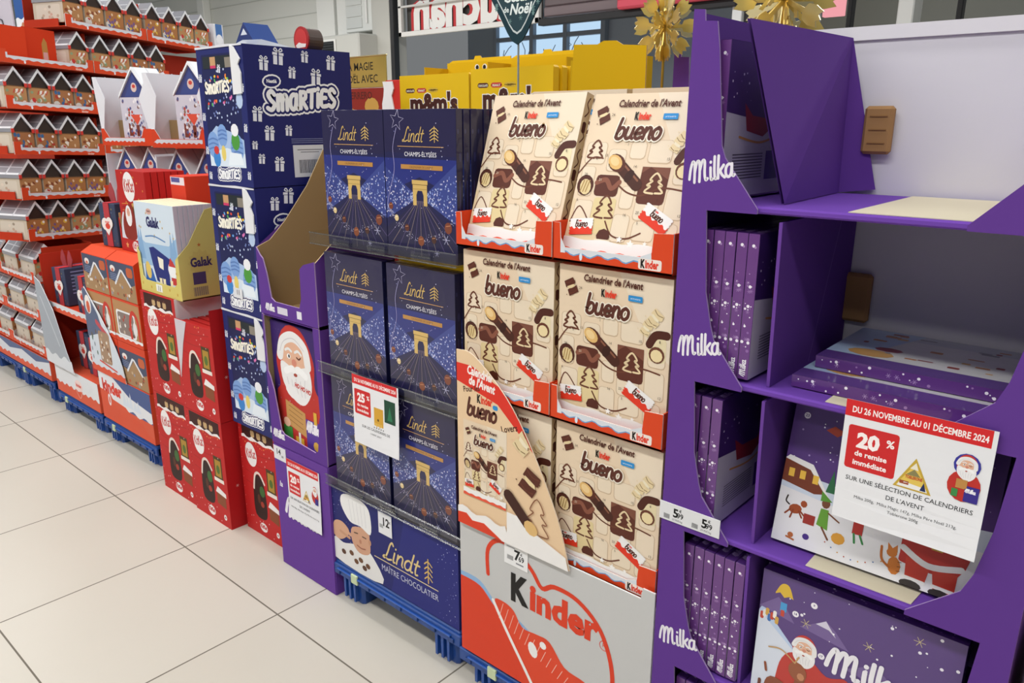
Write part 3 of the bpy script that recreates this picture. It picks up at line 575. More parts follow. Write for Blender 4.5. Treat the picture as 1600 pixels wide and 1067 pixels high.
def smarties_word(a, x, y, h, c='F2F2F6', o=None, o2=None):
    lay = ([(o2, .62)] if o2 else [])+([(o, .44)] if o else [])+[(c, .22)]
    for col, w in lay:
        X = x
        for i, k in enumerate('SmaRTIES'): adv, st = SCR[k]; hh = h*(1.05 if i in (0, 3, 7) else .92 if k != 'm' and k != 'a' else 1.35); yy = y+h*(.03, .0, -.02, .06, .12, .1, .08, .02)[i]
        X = x
        for i, k in enumerate('SmaRTIES'):
            adv, st = SCR[k]; hh = h*(1.3 if k in 'ma' else .9); yy = y+h*(.0, -.02, .0, .04, .08, .1, .1, .08)[i]
            for P in st: a.stroke([(X+p[0]*h*.95+p[1]*.08*h, yy+p[1]*hh) for p in P], w*h, col, True, 4)
            X += adv*h*1.02
        a.up()
def art_smarties_front(w, h):
    R = random.Random(41); a = Art(); a.rect(0, 0, w, h, NAV); a.up(); X = lambda u: u*w; Y = lambda v: v*h
    a.rr(X(.1), Y(.14), X(.88), Y(.95), .02*w, '161B50', n=2); a.up(); a.poly([(X(.1), Y(.14)), (X(.1), Y(.36)), (X(.3), Y(.44)), (X(.6), Y(.4)), (X(.88), Y(.34)), (X(.88), Y(.14))], 'A9C2E6'); a.up()
    a.poly([(X(.1), Y(.14)), (X(.1), Y(.24)), (X(.5), Y(.28)), (X(.88), Y(.24)), (X(.88), Y(.14))], 'DCE8F5')
    for x, y, r in ((.2, .3, .13), (.42, .37, .11), (.72, .28, .14)):
        a.ell(X(x), Y(y), r*w, r*w*1.15, '7FA3DA', 14); a.up()
        for k in (-1, 0, 1): a.stroke([(X(x)-r*w*.8, Y(y)+k*r*w*.4), (X(x), Y(y)+k*r*w*.4+.15*r*w), (X(x)+r*w*.8, Y(y)+k*r*w*.4)], .005*w/.28, '5C7FBE')
        a.L -= 1
    a.up(2); a.ell(X(.7), Y(.33), .09*w, .1*w, '4E9A3E', 12); a.ell(X(.7), Y(.41), .08*w, .07*w, 'F0F0F4', 10); a.ell(X(.26), Y(.2), .08*w, .1*w, '3E86D0', 12); a.ell(X(.26), Y(.26), .06*w, .05*w, 'D03A34', 8); a.ell(X(.42), Y(.24), .05*w, .09*w, 'E8D070', 10); a.poly([(X(.5), Y(.15)), (X(.56), Y(.25)), (X(.8), Y(.24)), (X(.84), Y(.16))], 'EAF2FA')
    for k in range(60): a.ell(X(R.uniform(.13, .86)), Y(R.uniform(.44, .84)), .004*w/.28, .004*w/.28, R.choice(('C9D4F0', '7C8CC8')), 5)
    for k in range(26):
        u, v = R.uniform(.16, .84), R.choice((R.uniform(.74, .8), R.uniform(.58, .65))); a.ell(X(u), Y(v), .022*w, .016*w, R.choice(('E8503A', 'F2C83C', '5CB85C', 'E07AB8', '6AA8E8', 'F08A3C')), 7, R.uniform(0, 180))
    a.up(); smarties_word(a, X(.13), Y(.675), .13*w, 'F6F0E0'); a.ell(X(.86), Y(.62), .07*w, .09*w, 'B9CCEA', 10)
    a.rr(X(.14), Y(.85), X(.86), Y(.935), .01*w, '20282E', n=1); a.up(); a.rect(X(.3), Y(.85), X(.42), Y(.93), 'C79A6E'); a.rect(X(.3), Y(.85), X(.42), Y(.87), 'D03A6A'); a.rect(X(.62), Y(.85), X(.76), Y(.92), '8C8478')
    for x, y in ((.05, .78), (.05, .5), (.05, .25), (.94, .7), (.94, .42), (.93, .08), (.07, .06), (.48, .84)): gift(a, X(x), Y(y), .07*w)
    smarties_word(a, X(.26), Y(.05), .115*w, 'F2F2F6', NAV, 'F2F2F6'); return a
def art_smarties_side(w, h):
    a = Art(); a.rect(0, 0, w, h, '1B2064'); a.up()
    for x, y, s in ((.172, .869, .085), (.304, .92, .1), (.549, .934, .07), (.421, .816, .07), (.645, .79, .1), (.083, .515, .09), (.177, .379, .09), (.353, .4, .065), (.09, .2, .06), (.246, .154, .09), (.04, .3, .05), (.8, .9, .09), (.9, .5, .08)): gift(a, x*w, y*h, s*w, 'E6E8F2', '1B2064', -4)
    a.push(0, 0, 2); smarties_word(a, .19*w, .545*h, .16*w, 'F2F3F7', '1B2064', 'F2F3F7'); a.pop(); a.up()
    a.ell(.23*w, .755*h, .085*w, .05*h, 'F2F3F7', 14, 6); a.up(); a.ell(.23*w, .755*h, .072*w, .038*h, '1B2064', 14, 6); a.up(); a.text('Nestlé', .23*w, .745*h, .026*w, 'F2F3F7', .04, 0, 'C', .9)
    a.rect(.38*w, .06*h, .72*w, .3*h, 'CFD1DA'); a.up(); a.rect(.42*w, .262*h, .66*w, .268*h, '6A6A78'); a.rect(.45*w, .245*h, .63*w, .25*h, '6A6A78')
    R = random.Random(4); x = .43*w
    while x < .68*w: d = R.choice((.004, .007, .01))*w; a.rect(x, .09*h, x+d*.55, .19*h, '3A3A48'); x += d
    for k in range(3): a.rect(.37*w, (.315+.014*k)*h, .74*w, (.32+.014*k)*h, '7A80B0')
    return a
def kitkat_logo(a, x, y, rx, ry, rot=8, c=RED):
    a.ell(x, y, rx, ry, 'F3EFEE', 24, rot); a.up(); a.push(x, y, rot); a.text('KitKat', 0, -.36*rx, .95*rx, c, .02, .12, 'C', .8, maxw=1.72*rx); a.pop(); a.L -= 1
def art_kitkat(w, h, top=True):
    R = random.Random(51); a = Art(); a.rect(0, 0, w, h, 'C21F20'); a.up(); X = lambda u: u*w; Y = lambda v: v*h
    for k in range(5): a.stroke([(X(.1), Y(.86-.1*k)), (X(.5), Y(.84-.1*k)), (X(.92), Y(.87-.1*k))], .004, 'AE1F1E')
    a.rect(X(.1), Y(.86), X(.93), Y(.99), '3A1210'); a.poly([(X(.08), Y(.84))]+[(X(.08+.86*i/12), Y(.875+.012*math.sin(i*1.9))) for i in range(13)]+[(X(.94), Y(.84))]+[(X(.94-.86*i/12), Y(.85+.008*math.sin(i*1.3))) for i in range(13)], 'F1EDEC')
    a.up()
    for u in (.34, .5, .66): a.rr(X(u), Y(.885), X(u+.1), Y(.945), .006, 'C9A878', n=1); a.ell(X(u+.05), Y(.95), .03*w, .02*w, '5A2A20', 8)
    for k in range(16): a.ell(X(.12+.05*k), Y(.83-.02*math.sin(k*.8)), .012*w, .012*w, ('E8604A', 'F0A04A')[k % 2], 6)
    kitkat_logo(a, X(.3), Y(.72), .15*w, .19*w)
    a.poly(crom([(X(.3), Y(.18)), (X(.28), Y(.38)), (X(.34), Y(.52)), (X(.46), Y(.56)), (X(.58), Y(.48)), (X(.62), Y(.28)), (X(.56), Y(.17))], 4, True), '2E1512'); a.up()
    a.stroke([(X(.3), Y(.42)), (X(.36), Y(.55)), (X(.48), Y(.575)), (X(.6), Y(.5))], .04*w, 'E9DDD2'); a.ell(X(.52), Y(.42), .07*w, .09*w, '3E6A34', 10); a.ell(X(.5), Y(.3), .05*w, .05*w, 'A83A2A', 8); a.ell(X(.42), Y(.34), .04*w, .08*w, '5A2E1E', 8)
    a.rect(X(.68), Y(.44), X(.9), Y(.66), '4A3A1A'); a.up(); a.rect(X(.71), Y(.47), X(.87), Y(.63), 'B08A34'); a.ell(X(.79), Y(.54), .05*w, .07*w, '54702E', 8); a.rect(X(.66), Y(.42), X(.92), Y(.455), 'EFE6DE')
    a.poly([(X(.68), Y(.2)), (X(.68), Y(.33)), (X(.92), Y(.31)), (X(.92), Y(.18))], '8A4A2A'); a.up(); a.poly([(X(.66), Y(.31)), (X(.72), Y(.37)), (X(.94), Y(.33)), (X(.94), Y(.29))], 'F1EDEC')
    for k in range(14): a.star(X(R.uniform(.06, .95)), Y(R.choice((R.uniform(.03, .15), R.uniform(.6, .8)))), .014*w, 'F3D8D0', 6, .4)
    a.ell(X(.48), Y(.085), .1*w, .075*w, 'F3EFEE', 16); a.up(); a.text('KitKat', X(.48), Y(.075), .06*w, 'C62825', .05, .1, 'C', .8, maxw=.17*w); a.ell(X(.86), Y(.09), .04*w, .045*w, 'F3EFEE', 10); a.up(); a.star(X(.86), Y(.09), .025*w, '8A2A22', 4)
    for k in range(22): a.ell(X(.035), Y(.04+.044*k), .008*w, .008*w, '6E1414' if k % 2 else 'E8B0A8', 5)
    return a
def art_kitkat_side(w, h):
    R = random.Random(52); a = Art(); a.rect(0, 0, w, h, 'B2151A'); a.up()
    for k in range(12): x, y, r = R.uniform(.08, .92)*w, R.uniform(.05, .95)*h, R.choice((.006, .01, .014)); a.flake(x, y, r, 'E9C4C0', r*.2)
    return a
def art_kitkat_cal(w, h):
    R = random.Random(53); a = Art(); a.rect(0, 0, w, h, 'B8211F'); a.up(); kitkat_logo(a, .42*w, .8*h, .2*w, .23*w, 0, 'B8211F')
    for k in range(14): a.star(R.uniform(.06, .95)*w, R.uniform(.55, .97)*h, .022*w, 'D9A64A')
    for k in range(8): a.stroke([(.1*w, (.3+.04*k)*h), (.3*w, (.31+.04*k)*h)], .012*h, ('8E1614', 'D8833A')[k % 2], False)
    for k in range(4): a.rr((.44+.13*k)*w, .42*h, (.52+.13*k)*w, (.56+.03*(k % 2))*h, .01*w, 'D3A052', n=1); a.ell((.48+.13*k)*w, (.58+.03*(k % 2))*h, .035*w, .03*w, 'E8C070', 8)
    return a
def art_houseprint(w, h, v):
    R = random.Random(60+v); a = Art(); a.rect(0, 0, w, h, ('B58252', 'AE7443', 'BA8A5A', 'A87046')[v]); a.up()
    a.ell(.15*w, .2*h, .2*w, .25*h, 'D9D5CE', 10)
    for k in range(15):
        a.ell(R.uniform(.12, .9)*w, R.uniform(.15, .85)*h, R.uniform(.04, .1)*w, R.uniform(.05, .11)*w, R.choice((('E8C8A0', '8A4A2C', 'C23A2C', 'F0E8DC'), ('5A74A8', 'E9C9A4', '7A5A8A', 'E0B848'), ('D8D8C8', 'C83A34', '8FA07A', 'EFE6D8'), ('3F6A9A', 'D0A070', 'B8402F', 'F0E4D0'))[v]), 7, R.uniform(0, 90))
    a.up(); a.ell(.8*w, .82*h, .06*w, .06*w, 'F4E8E4', 8)
    if v == 2:
        for k in range(5): a.stroke([((.4+.1*k)*w, .68*h), ((.46+.1*k)*w, .84*h)], .04*w, ('C83A34', 'F4EEEA')[k % 2], False)
    a.rect(0, .96*h, w, h, '6B4A2A'); return a
def art_galak(w, h):
    R = random.Random(70); a = Art(); a.rect(0, 0, w, h, 'D5E2EE'); a.up(); a.poly([(0, .3*h), (0, .62*h), (.2*w, .55*h), (.8*w, .56*h), (w, .66*h), (w, .3*h)], '9DBFE0')
    for x in (.04, .1, .86, .93): a.poly([(x*w-.07*w, .36*h), (x*w, .72*h), (x*w+.07*w, .36*h)], '86ACD4')
    for k in range(10): a.star(R.uniform(.06, .94)*w, R.uniform(.6, .96)*h, .02*w, 'C9A860')
    a.up(); a.text('Galak', .45*w, .74*h, .105*h, '23235E', .05, 0, 'C', .85, maxw=.6*w); a.ell(.38*w, .905*h, .07*w, .035*h, 'D9B0A4', 10); a.up(); a.text('Nestlé', .38*w, .9*h, .02*h, '5A2A30', .03); a.stroke([(.22*w, .62*h), (.45*w, .64*h), (.72*w, .6*h)], .016*h, '5E8CC0')
    a.poly([(.28*w, .5*h), (.4*w, .52*h), (.86*w, .4*h), (.86*w, .34*h), (.74*w, .36*h), (.74*w, .08*h), (.4*w, .14*h), (.34*w, .3*h)], '1F2B78'); a.poly([(.1*w, .08*h), (.12*w, .3*h), (.3*w, .26*h), (.4*w, .06*h)], '2A62B4'); a.up()
    a.ell(.2*w, .24*h, .07*w, .1*h, 'E3C468', 12, 10); a.ell(.82*w, .3*h, .1*w, .09*h, 'F2F2F4', 12); a.poly([(.74*w, .34*h), (.8*w, .44*h), (.92*w, .34*h)], 'C43434'); a.rect(.78*w, .14*h, .92*w, .22*h, 'C43434'); a.poly([(.5*w, .3*h), (.48*w, .42*h), (.62*w, .4*h), (.6*w, .28*h)], 'F2ECD8')
    for k in range(6): a.star((.5+.09*(k % 4))*w, (.08+.07*(k//3))*h, .05*w, 'F0E4BC', 4, .6, 45)
    return a
def art_mms(w, h):
    a = Art(); a.rect(0, 0, w, h, 'E9BE0C'); a.up()
    for x, c, t in ((.16, '5A2A22', 'CHOCOLATE'), (.33, 'C8423A', 'PEANUT'), (.5, 'D9B33A', 'CRISPY')): a.rr((x-.07)*w, .77*h, (x+.07)*w, .83*h, .025*w, c, n=3); a.up(); a.text(t, x*w, .785*h, .025*h, 'F6EFD8' if c != 'D9B33A' else '4A3418', .03, 0, 'C', 1, maxw=.12*w); a.L -= 1
    a.up()
    a.otext("m&m's", .5*w, .52*h, .235*h, '4A241C', 'F4EEE4', .05, .085, .74*w)
    return a
# ------------------------------------------------------------ pallets
def pallet(x0, x1, y0, y1, h, label):
    t = thing('plastic_pallet', label, 'pallet', (x0, y0, 0), group=None); w, d = x1-x0, y1-y0; bl, bd = '1A4690', '153C7C'
    b = MB(PLAS); b.box(0, w, 0, d, h-.022, h-.004, bl, b=.004); b.box(-.006, w+.006, -.006, .012, h-.05, h-.012, bl, b=.003)
    b.box(-.006, .012, 0, d, h-.05, h-.012, bl, b=.003); b.box(w-.012, w+.006, 0, d, h-.05, h-.012, bl, b=.003); b.box(0, w, d-.012, d+.004, h-.05, h-.012, bl, b=.003)
    n = int(w/.065)
    for i in range(n):
        x = .02+(w-.06)*i/max(1, n-1)
        b.box(x, x+.022, -.011, -.005, h-.044, h-.03, bd, b=.0015)
    b.box(.03, w-.03, -.012, -.005, h-.029, h-.023, '2253A4', b=.0015); b.box(.02, w-.02, .02, d-.02, h-.045, h-.022, bd, b=.003)
    b.box(w*.18, w*.18+.03, -.0125, -.006, h-.045, h-.014, 'C9D8B0', m=PRINT, b=.001)
    b.build('deck', t)
    for (cx, cy) in ((.075, .06), (w-.075, .06), (.075, d-.06), (w-.075, d-.06)):
        f = MB(PLAS)
        V = []
        for z, k in ((h-.03, 1.0), (.006, .82), (0, .79)):
            V += [(cx+sx*.058*k, cy+sy*.05*k, z) for sx, sy in ((-1, -.8), (-.8, -1), (.8, -1), (1, -.8), (1, .8), (.8, 1), (-.8, 1), (-1, .8))]
        F = []
        for r in range(2):
            for k in range(8): F.append([r*8+(k+1) % 8, r*8+k, (r+1)*8+k, (r+1)*8+(k+1) % 8])
        F.append([16+k for k in range(8)][::-1]); f.mesh(V, F, bl)
        for sx in (-.03, -.006, .018): f.prism([(cx+sx, h-.035), (cx+sx+.012, h-.035), (cx+sx+.01, .012), (cx+sx+.002, .012)], cy-.058, cy-.036, '1D4C9A', m=PLAS)
        f.build('foot', t)
    return t
# ------------------------------------------------------------ shared box items
def flatbox(w, d, h, c, front=None, right=None, top=None, m=PRINT, b=.0012, back=None, **k):
    mb = MB(m); mb.box(-w/2, w/2, 0, d, 0, h, c, b=b, **k)
    for q, e in ((front, (w, h)), (right, (d, h)), (top, (w, d)), (back, (w, h))):
        if q: q.clip([(.0004, .0004), (e[0]-.0004, .0004), (e[0]-.0004, e[1]-.0004), (.0004, e[1]-.0004)])
    if front: mb.art(front, (-w/2, 0, 0))
    if right: mb.art(right, (w/2, 0, 0), (0, 1, 0))
    if back: mb.art(back, (-w/2, d, 0), (0, -1, 0))
    if top: mb.art(top, (-w/2, 0, h), (1, 0, 0), (0, 1, 0))
    return mb
def put(name, me, loc, rot, label, cat, group=None): return tag(link(name, me, None, loc, rot), label, cat, group)
# ------------------------------------------------------------ purple shelf display (right)
def purple_stand():
    X0, X1, Y0, Y1 = -.69, -.08, 1.25, 1.65; w = X1-X0; d = Y1-Y0; P = PUR; IN = '5A368C'
    t = thing('display_stand', 'tall purple cardboard shelf display with white script lettering at the right edge', 'display stand', (X0, Y0, 0))
    zb = [.075, .39, .705, 1.017, 1.333]; top = [.39, .705, 1.017, 1.333, 1.66]
    b = MB(CARD); b.box(0, w, d-.006, d, .0, 1.66, 'D8D6DC', k=P, b=0); b.box(0, w, d-.012, d-.006, 1.635, 1.66, 'E0DEE2', b=0); b.build('back_panel', t)
    for x, n in ((0, 0), (w-.005, 1)):
        b = MB(CARD); b.prism([(.006, 0), (d-.006, 0), (d-.006, 1.66), (.006, 1.66)], x, x+.005, P, P, ax='x'); b.build('side_panel', t)
    b = MB(CARD); b.box(.005, w-.005, .01, d-.01, 0, .07, P, b=0); b.build('plinth', t)
    for i in range(5):
        z = zb[i]; zt = top[i]; s = thing_part('tray', t)
        b = MB(CARD); b.box(.006, w-.006, .004, d-.012, z, z+.012, '6E44A8', b=.003)
        if i >= 2: b.prism([(.285, .012), (w-.15, .012), (w-.12, d-.02), (.283, d-.02)], z+.0122, z+.0135, 'D8CFB4', ax='z')
        b.build('shelf', s)
        # lips with the curved cut
        H = zt-z
        if i == 4:
            L = [(0, 0), (.143, 0), (.143, .008), (.078, .09), (.07, .11), (.053, H-.06), (.046, H-.018), (.024, H-.016), (.022, H+.002), (.002, H+.004)]
        else:
            L = [(0, 0), (.143, 0), (.143, .008), (.082, .085), (.074, .11), (.06, .17), (.05, H), (0, H)]
        a = Art(CARD); a.push(.016, .044, 12); a.script('Milka', 0, 0, .038, .13, 'EDE9F0', .1, .8); a.pop()
        b = MB(CARD); b.prism([(p[0], p[1]+z) for p in L], -.004, .0, P, 'A48CBC'); 
        if i != 2: b.art(a, (0, -.004, z))
        b.build('front_lip', s)
        if i == 4: Rr = [(0, 0), (-.155, 0), (-.155, .008), (-.09, .075), (-.06, .2), (-.052, H-.01), (0, H-.01)]
        else: Rr = [(0, 0), (-.155, 0), (-.155, .008), (-.083, .075), (-.07, .11), (-.055, .19), (-.045, H), (0, H)]
        b = MB(CARD); b.prism([(w+p[0], p[1]+z) for p in Rr], -.004, 0, P, 'A48CBC'); b.build('front_lip', s)
        if i < 4:
            dv = MB(CARD); xd = .178; dv.prism([(.02, z+.013), (d-.014, z+.013), (d-.014, zt-.012), (.008, zt-.012)], xd, xd+.006, P, '6A4199', ax='x')
            dv.face([(xd+.0062, .3, zt-.015), (xd+.0062, .303, zt-.015), (xd+.0062, .2, z+.02), (xd+.0062, .197, z+.02)], '7C58AC'); dv.build('divider', s)
        else:
            dv = MB(CARD)  # loose bent divider leaning in the top tray
            A0, A1, B0, B1 = (.164, .056, z+.014), (.146, .372, z+.0135), (.114, -.028, z+.306), (.14, .372, z+.306)
            Q0 = (.212, .384, z+.022)
            for o in (0, .005):
                sh = lambda p: (p[0]-o, p[1], p[2])
                f1 = [sh(A0), sh(A1), sh(B1), sh(B0)]; f2 = [sh(A1), sh(Q0), sh(B1)]
                for f in (f1, f2): dv.face(f if o == 0 else f[::-1], P)
            dv.build('divider', s)
        if i in (3, 4):
            c = MB(CARD); c.box(.178, .232, d-.032, d-.013, z+(.07 if i == 3 else .09), z+(.17 if i == 3 else .18), 'A07A50', b=.006)
            for q in range(3 if i == 4 else 0): c.box(.19, .222, d-.034, d-.032, z+.11+.025*q, z+.112+.025*q, '8A6540', b=0)
            c.build('cardboard_block', s)
        if i == 2:
            # shelf edge strip with two prices, wrapped round the lip below
            a = Art(PRINT); a.rect(-.004, 0, .126, .037, 'E4E4E6'); a.up()
            for q in (0, 1):
                x = .006+.062*q
                for k in range(9): a.rect(x+.0015*k, .004, x+.0015*k+.0008, .014, '3C3C40')
                a.text('5', x+.026, .012, .018, '141416', .03); a.text('99', x+.036, .012, .011, '141416', .02, 0, 'C', .9); a.text('€', x+.036, .025, .006, '141416', .02); a.text('29.95€/kg', x+.03, .004, .004, '55555A')
            b = MB(PRINT); b.box(-.004, .126, -.0065, -.0045, z+.012, z+.05, 'E4E4E6', b=0); b.art(a, (0, -.0065, z+.012)); o = b.build('price_strip', s); o['label'] = 'white strip with two 5.99 price labels'
    return t
def thing_part(name, parent):
    o = bpy.data.objects.new(name, None); o.empty_display_size = .03; C.objects.link(o); o.parent = parent; return o
purple_stand()
SPW, SPD, SPH = .0202, .345, .262
top_a = Art(); top_a.rect(0, 0, SPW, SPD, '4C2A70'); top_a.up(); top_a.push(SPW*.75, .02, 90); top_a.script('Milka', 0, 0, .012, .16, 'B9A4CC', .1, .98); top_a.pop()
me_spine = flatbox(SPW, SPD, SPH, '5B2F7C', art_spine(SPW, SPH), art_back(SPD, SPH), top_a, FILM, .001).data('advent_calendar')
rows = [(1.352, [(-.634, 0)], 'in the top tray'), (1.036, [-.6405, -.619, -.5975, -.576, -.5545], 'in the tray below the top one'), (.724, [-.643, -.62, -.5975], 'in the middle tray above the price strip'), (.409, [-.632, -.6105, -.589, -.5675, -.546, -.5245], 'in the tray below the price strip'), (.094, [-.63, -.6085, -.587, -.5655], 'in the lowest tray at the picture edge')]
for z, xs, where in rows:
    n = len(xs)
    for i, x in enumerate(xs):
        if isinstance(x, tuple): x = x[0]
        put('advent_calendar', me_spine, (x, 1.262+.001*(i % 2), z), (0, 0, math.radians((-1.2, .6, -.4, .0)[i % 4]*.15)),
            ('purple advent calendar standing spine out alone %s of the purple display' % where) if n == 1 else 'purple calendar spine, %s from left %s' % (ORD[i], where), 'advent calendar', 'spine-out purple calendars in the shelf display')
CW, CD, CH = .345, .022, .262
def top_dots(w, d, seed):
    R = random.Random(seed); a = Art(); a.rect(0, 0, w, d, '4F2E76'); a.up(); a.dots(.01, .003, w-.01, d-.003, 24, .0008, .0024, ('F0EAF6', '9C80BC', '7C5AA0'), R, 8); return a
meA = flatbox(CW, CD, CH, '553780', art_calA(CW, CH), top_dots(CD, CH, 1), top_dots(CW, CD, 2), FILM, .001).data('advent_calendar')
meB = flatbox(CW, CD, CH, '553780', art_calB(CW, CH), top_dots(CD, CH, 3), top_dots(CW, CD, 4), FILM, .001).data('advent_calendar')
put('advent_calendar', meB, (-.315, 1.302, .7250), (math.radians(-13), 0, 0), 'purple and white calendar with snowy village and animals, leaning back behind the 20% paper', 'advent calendar')
put('advent_calendar', meA, (-.315, 1.276, .4057), (math.radians(-2), 0, 0), 'large purple calendar with white script and man in red hugging a deer, bottom right', 'advent calendar')
put('advent_calendar', meA, (-.317, 1.303, .4057), (math.radians(-2), 0, 0), 'purple calendar standing directly behind the one with the deer, bottom right', 'advent calendar')
R = random.Random(77); lt = Art(); lt.rect(0, 0, CW, CH, 'CFCFCE'); lt.up(); lt.rect(0, 0, CW, .05, '5A3C84'); lt.rect(0, CH-.05, CW, CH, 'B8BCC4'); lt.poly([(0, .05), (0, CH), (.12, CH), (.06, .05)], 'A9C0DA'); lt.up()
for k in range(26): x, y = R.uniform(.03, .32), R.uniform(.06, .24); lt.rr(x, y, x+R.uniform(.008, .03), y+R.uniform(.006, .014), .002, R.choice(('8A3A34', 'C89A58', '6A5A80', 'B87A48', '8C8C92')), n=1)
lt.ell(.07, .08, .04, .025, 'C99A58', 10); lt.ell(.09, .12, .025, .015, '8A2438', 8)
edge = Art(); edge.rect(0, 0, CW, CD, '5B2F7C'); edge.up(); R = random.Random(78)
for k in range(26): r = R.choice((.0012, .0018, .0028)); edge.ell(R.uniform(.01, CW-.01), R.uniform(.004, CD-.004), r, r, R.choice(('F4EEF8', 'F4EEF8', '9A74B0')), 8)
for k in range(5): edge.flake(R.uniform(.03, CW-.03), R.uniform(.006, CD-.006), .004, 'A98AC0', .0008)
me_flat = flatbox(CW, CH, CD, '5B2F7C', edge, None, lt, FILM, .001).data('advent_calendar')
put('advent_calendar', me_flat, (-.307, 1.300, 1.0312), (0, 0, math.radians(0)), 'purple calendar lying flat on the purple shelf, lower of the two lying ones', 'advent calendar')
put('advent_calendar', me_flat, (-.292, 1.366, 1.0545), (0, 0, math.radians(0)), 'purple calendar lying flat with pale printed top, upper of the two lying ones', 'advent calendar')
# paper promotion over the shelf edge
def art_promo(w, h, pct, l1, l2, l3, head, kind):
    a = Art(PRINT); a.rect(0, 0, w, h, 'ECECEF'); a.up(); a.rect(0, h-.135*h, w*.97, h, 'D8282C'); a.up(); a.text(head, .5*w, h-.098*h, .05*h, 'FFF4F2', .025, 0, 'C', 1, maxw=.9*w)
    a.rr(.04*w, .44*h, .4*w, .8*h, .02*w, 'D22A2C', n=2); a.up(); a.text(pct, .19*w, .63*h, .115*h, 'FFF4F2', .05, 0, 'C', 1, maxw=.2*w); a.text('%', .345*w, .68*h, .06*h, 'FFF4F2', .03); a.text('de remise', .22*w, .555*h, .042*h, 'FFF4F2', .03, 0, 'C', 1, maxw=.3*w); a.text('immédiate', .22*w, .48*h, .042*h, 'FFF4F2', .03, 0, 'C', 1, maxw=.32*w)
    for i, (s, y) in enumerate(zip((l1, l2, l3), (.34, .265, .2))):
        if s: a.text(s, .5*w, y*h, (.036, .036, .024)[i]*h, '2A2A2E', .006 if i < 2 else 0, 0, 'C', 1, maxw=.9*w)
    return a
def promo(loc, w, h, a, label, curl=.01, rot=(0, 0, 0)):
    b = MB(PRINT); n = 12; A = Art(PRINT); A.P = a.P
    for k in range(n):
        z0, z1 = h*k/n, h*(k+1)/n; S = Art(PRINT); S.P = list(a.P); S.clip([(0, z0), (w, z0), (w, z1), (0, z1)]); b.art(S, (0, 0, 0))
        b.face([(0, .0006, z1), (w, .0006, z1), (w, .0006, z0), (0, .0006, z0)], 'E4E4E6')
    b.V = [(x, y-curl*(1-z/h)**2*(.3+.7*x/w), z) for x, y, z in b.V]
    o = b.build('promotion_sheet', None, loc, rot); tag(o, label, 'sign'); return o
w, h = .214, .207
a = art_promo(w, h, '20', 'SUR UNE SÉLECTION DE CALENDRIERS', "DE L'AVENT", 'Milka 200g,  Milka Magic 147g, Milka Père Noël 213g,', 'DU 26 NOVEMBRE AU 01 DÉCEMBRE 2024', 0)
a.text('Toblerone 200g', .5*w, .155*h, .024*h, '2A2A2E', 0, 0, 'C', 1, maxw=.9*w)
def tri_box(a, x, y, s):
    a.poly([(x-s*.5, y), (x+s*.5, y-.02*s), (x+.0*s, y+.95*s)], 'C9A840'); a.up(); a.poly([(x-s*.42, y+.04*s), (x+s*.4, y+.03*s), (x+.01*s, y+.82*s)], 'E6C65C'); a.up()
    a.poly([(x-.12*s, y+.62*s), (x+.02*s, y+.82*s), (x+.1*s, y+.6*s)], 'F1EBDA'); a.poly([(x-.2*s, y+.42*s), (x, y+.62*s), (x+.18*s, y+.42*s)], '8C8458'); a.poly([(x-.4*s, y+.04*s), (x-.32*s, y+.2*s), (x+.34*s, y+.14*s), (x+.4*s, y+.03*s)], 'F0EEEA'); a.rect(x-.34*s, y+.12*s, x-.1*s, y+.22*s, 'A04A30'); a.poly([(x+.2*s, y+.05*s), (x+.28*s, y+.3*s), (x+.36*s, y+.05*s)], '24305E'); a.up(); a.text('TOBLERONE', x+.01*s, y+.32*s, .09*s, 'C02A2A', .03, 0, 'C', 1, maxw=.44*s)
tri_box(a, .53*w, .4*h, .26*w)
a.up(); a.ell(.85*w, .54*h, .105*w, .12*h, 'C2332C', 16); a.ell(.85*w, .7*h, .085*w, .09*h, '3A3A9A', 14); a.up(); a.push(.85*w, .7*h); santa_head(a, .13*w); a.pop(); a.up(); a.rect(.86*w, .43*h, .95*w, .55*h, '3A2F8A'); a.rect(.8*w, .52*h, .87*w, .59*h, 'C08A4A'); a.rect(.78*w, .45*h, .82*w, .51*h, '3E8A4A'); a.up(); a.script('Milka', .865*w, .5*h, .03*h, .2, 'F2F0F6', .1, .8)
promo((-.364, 1.2395, .845), w, h, a, 'white and red 20% discount sheet hanging from the purple shelf edge', .012)
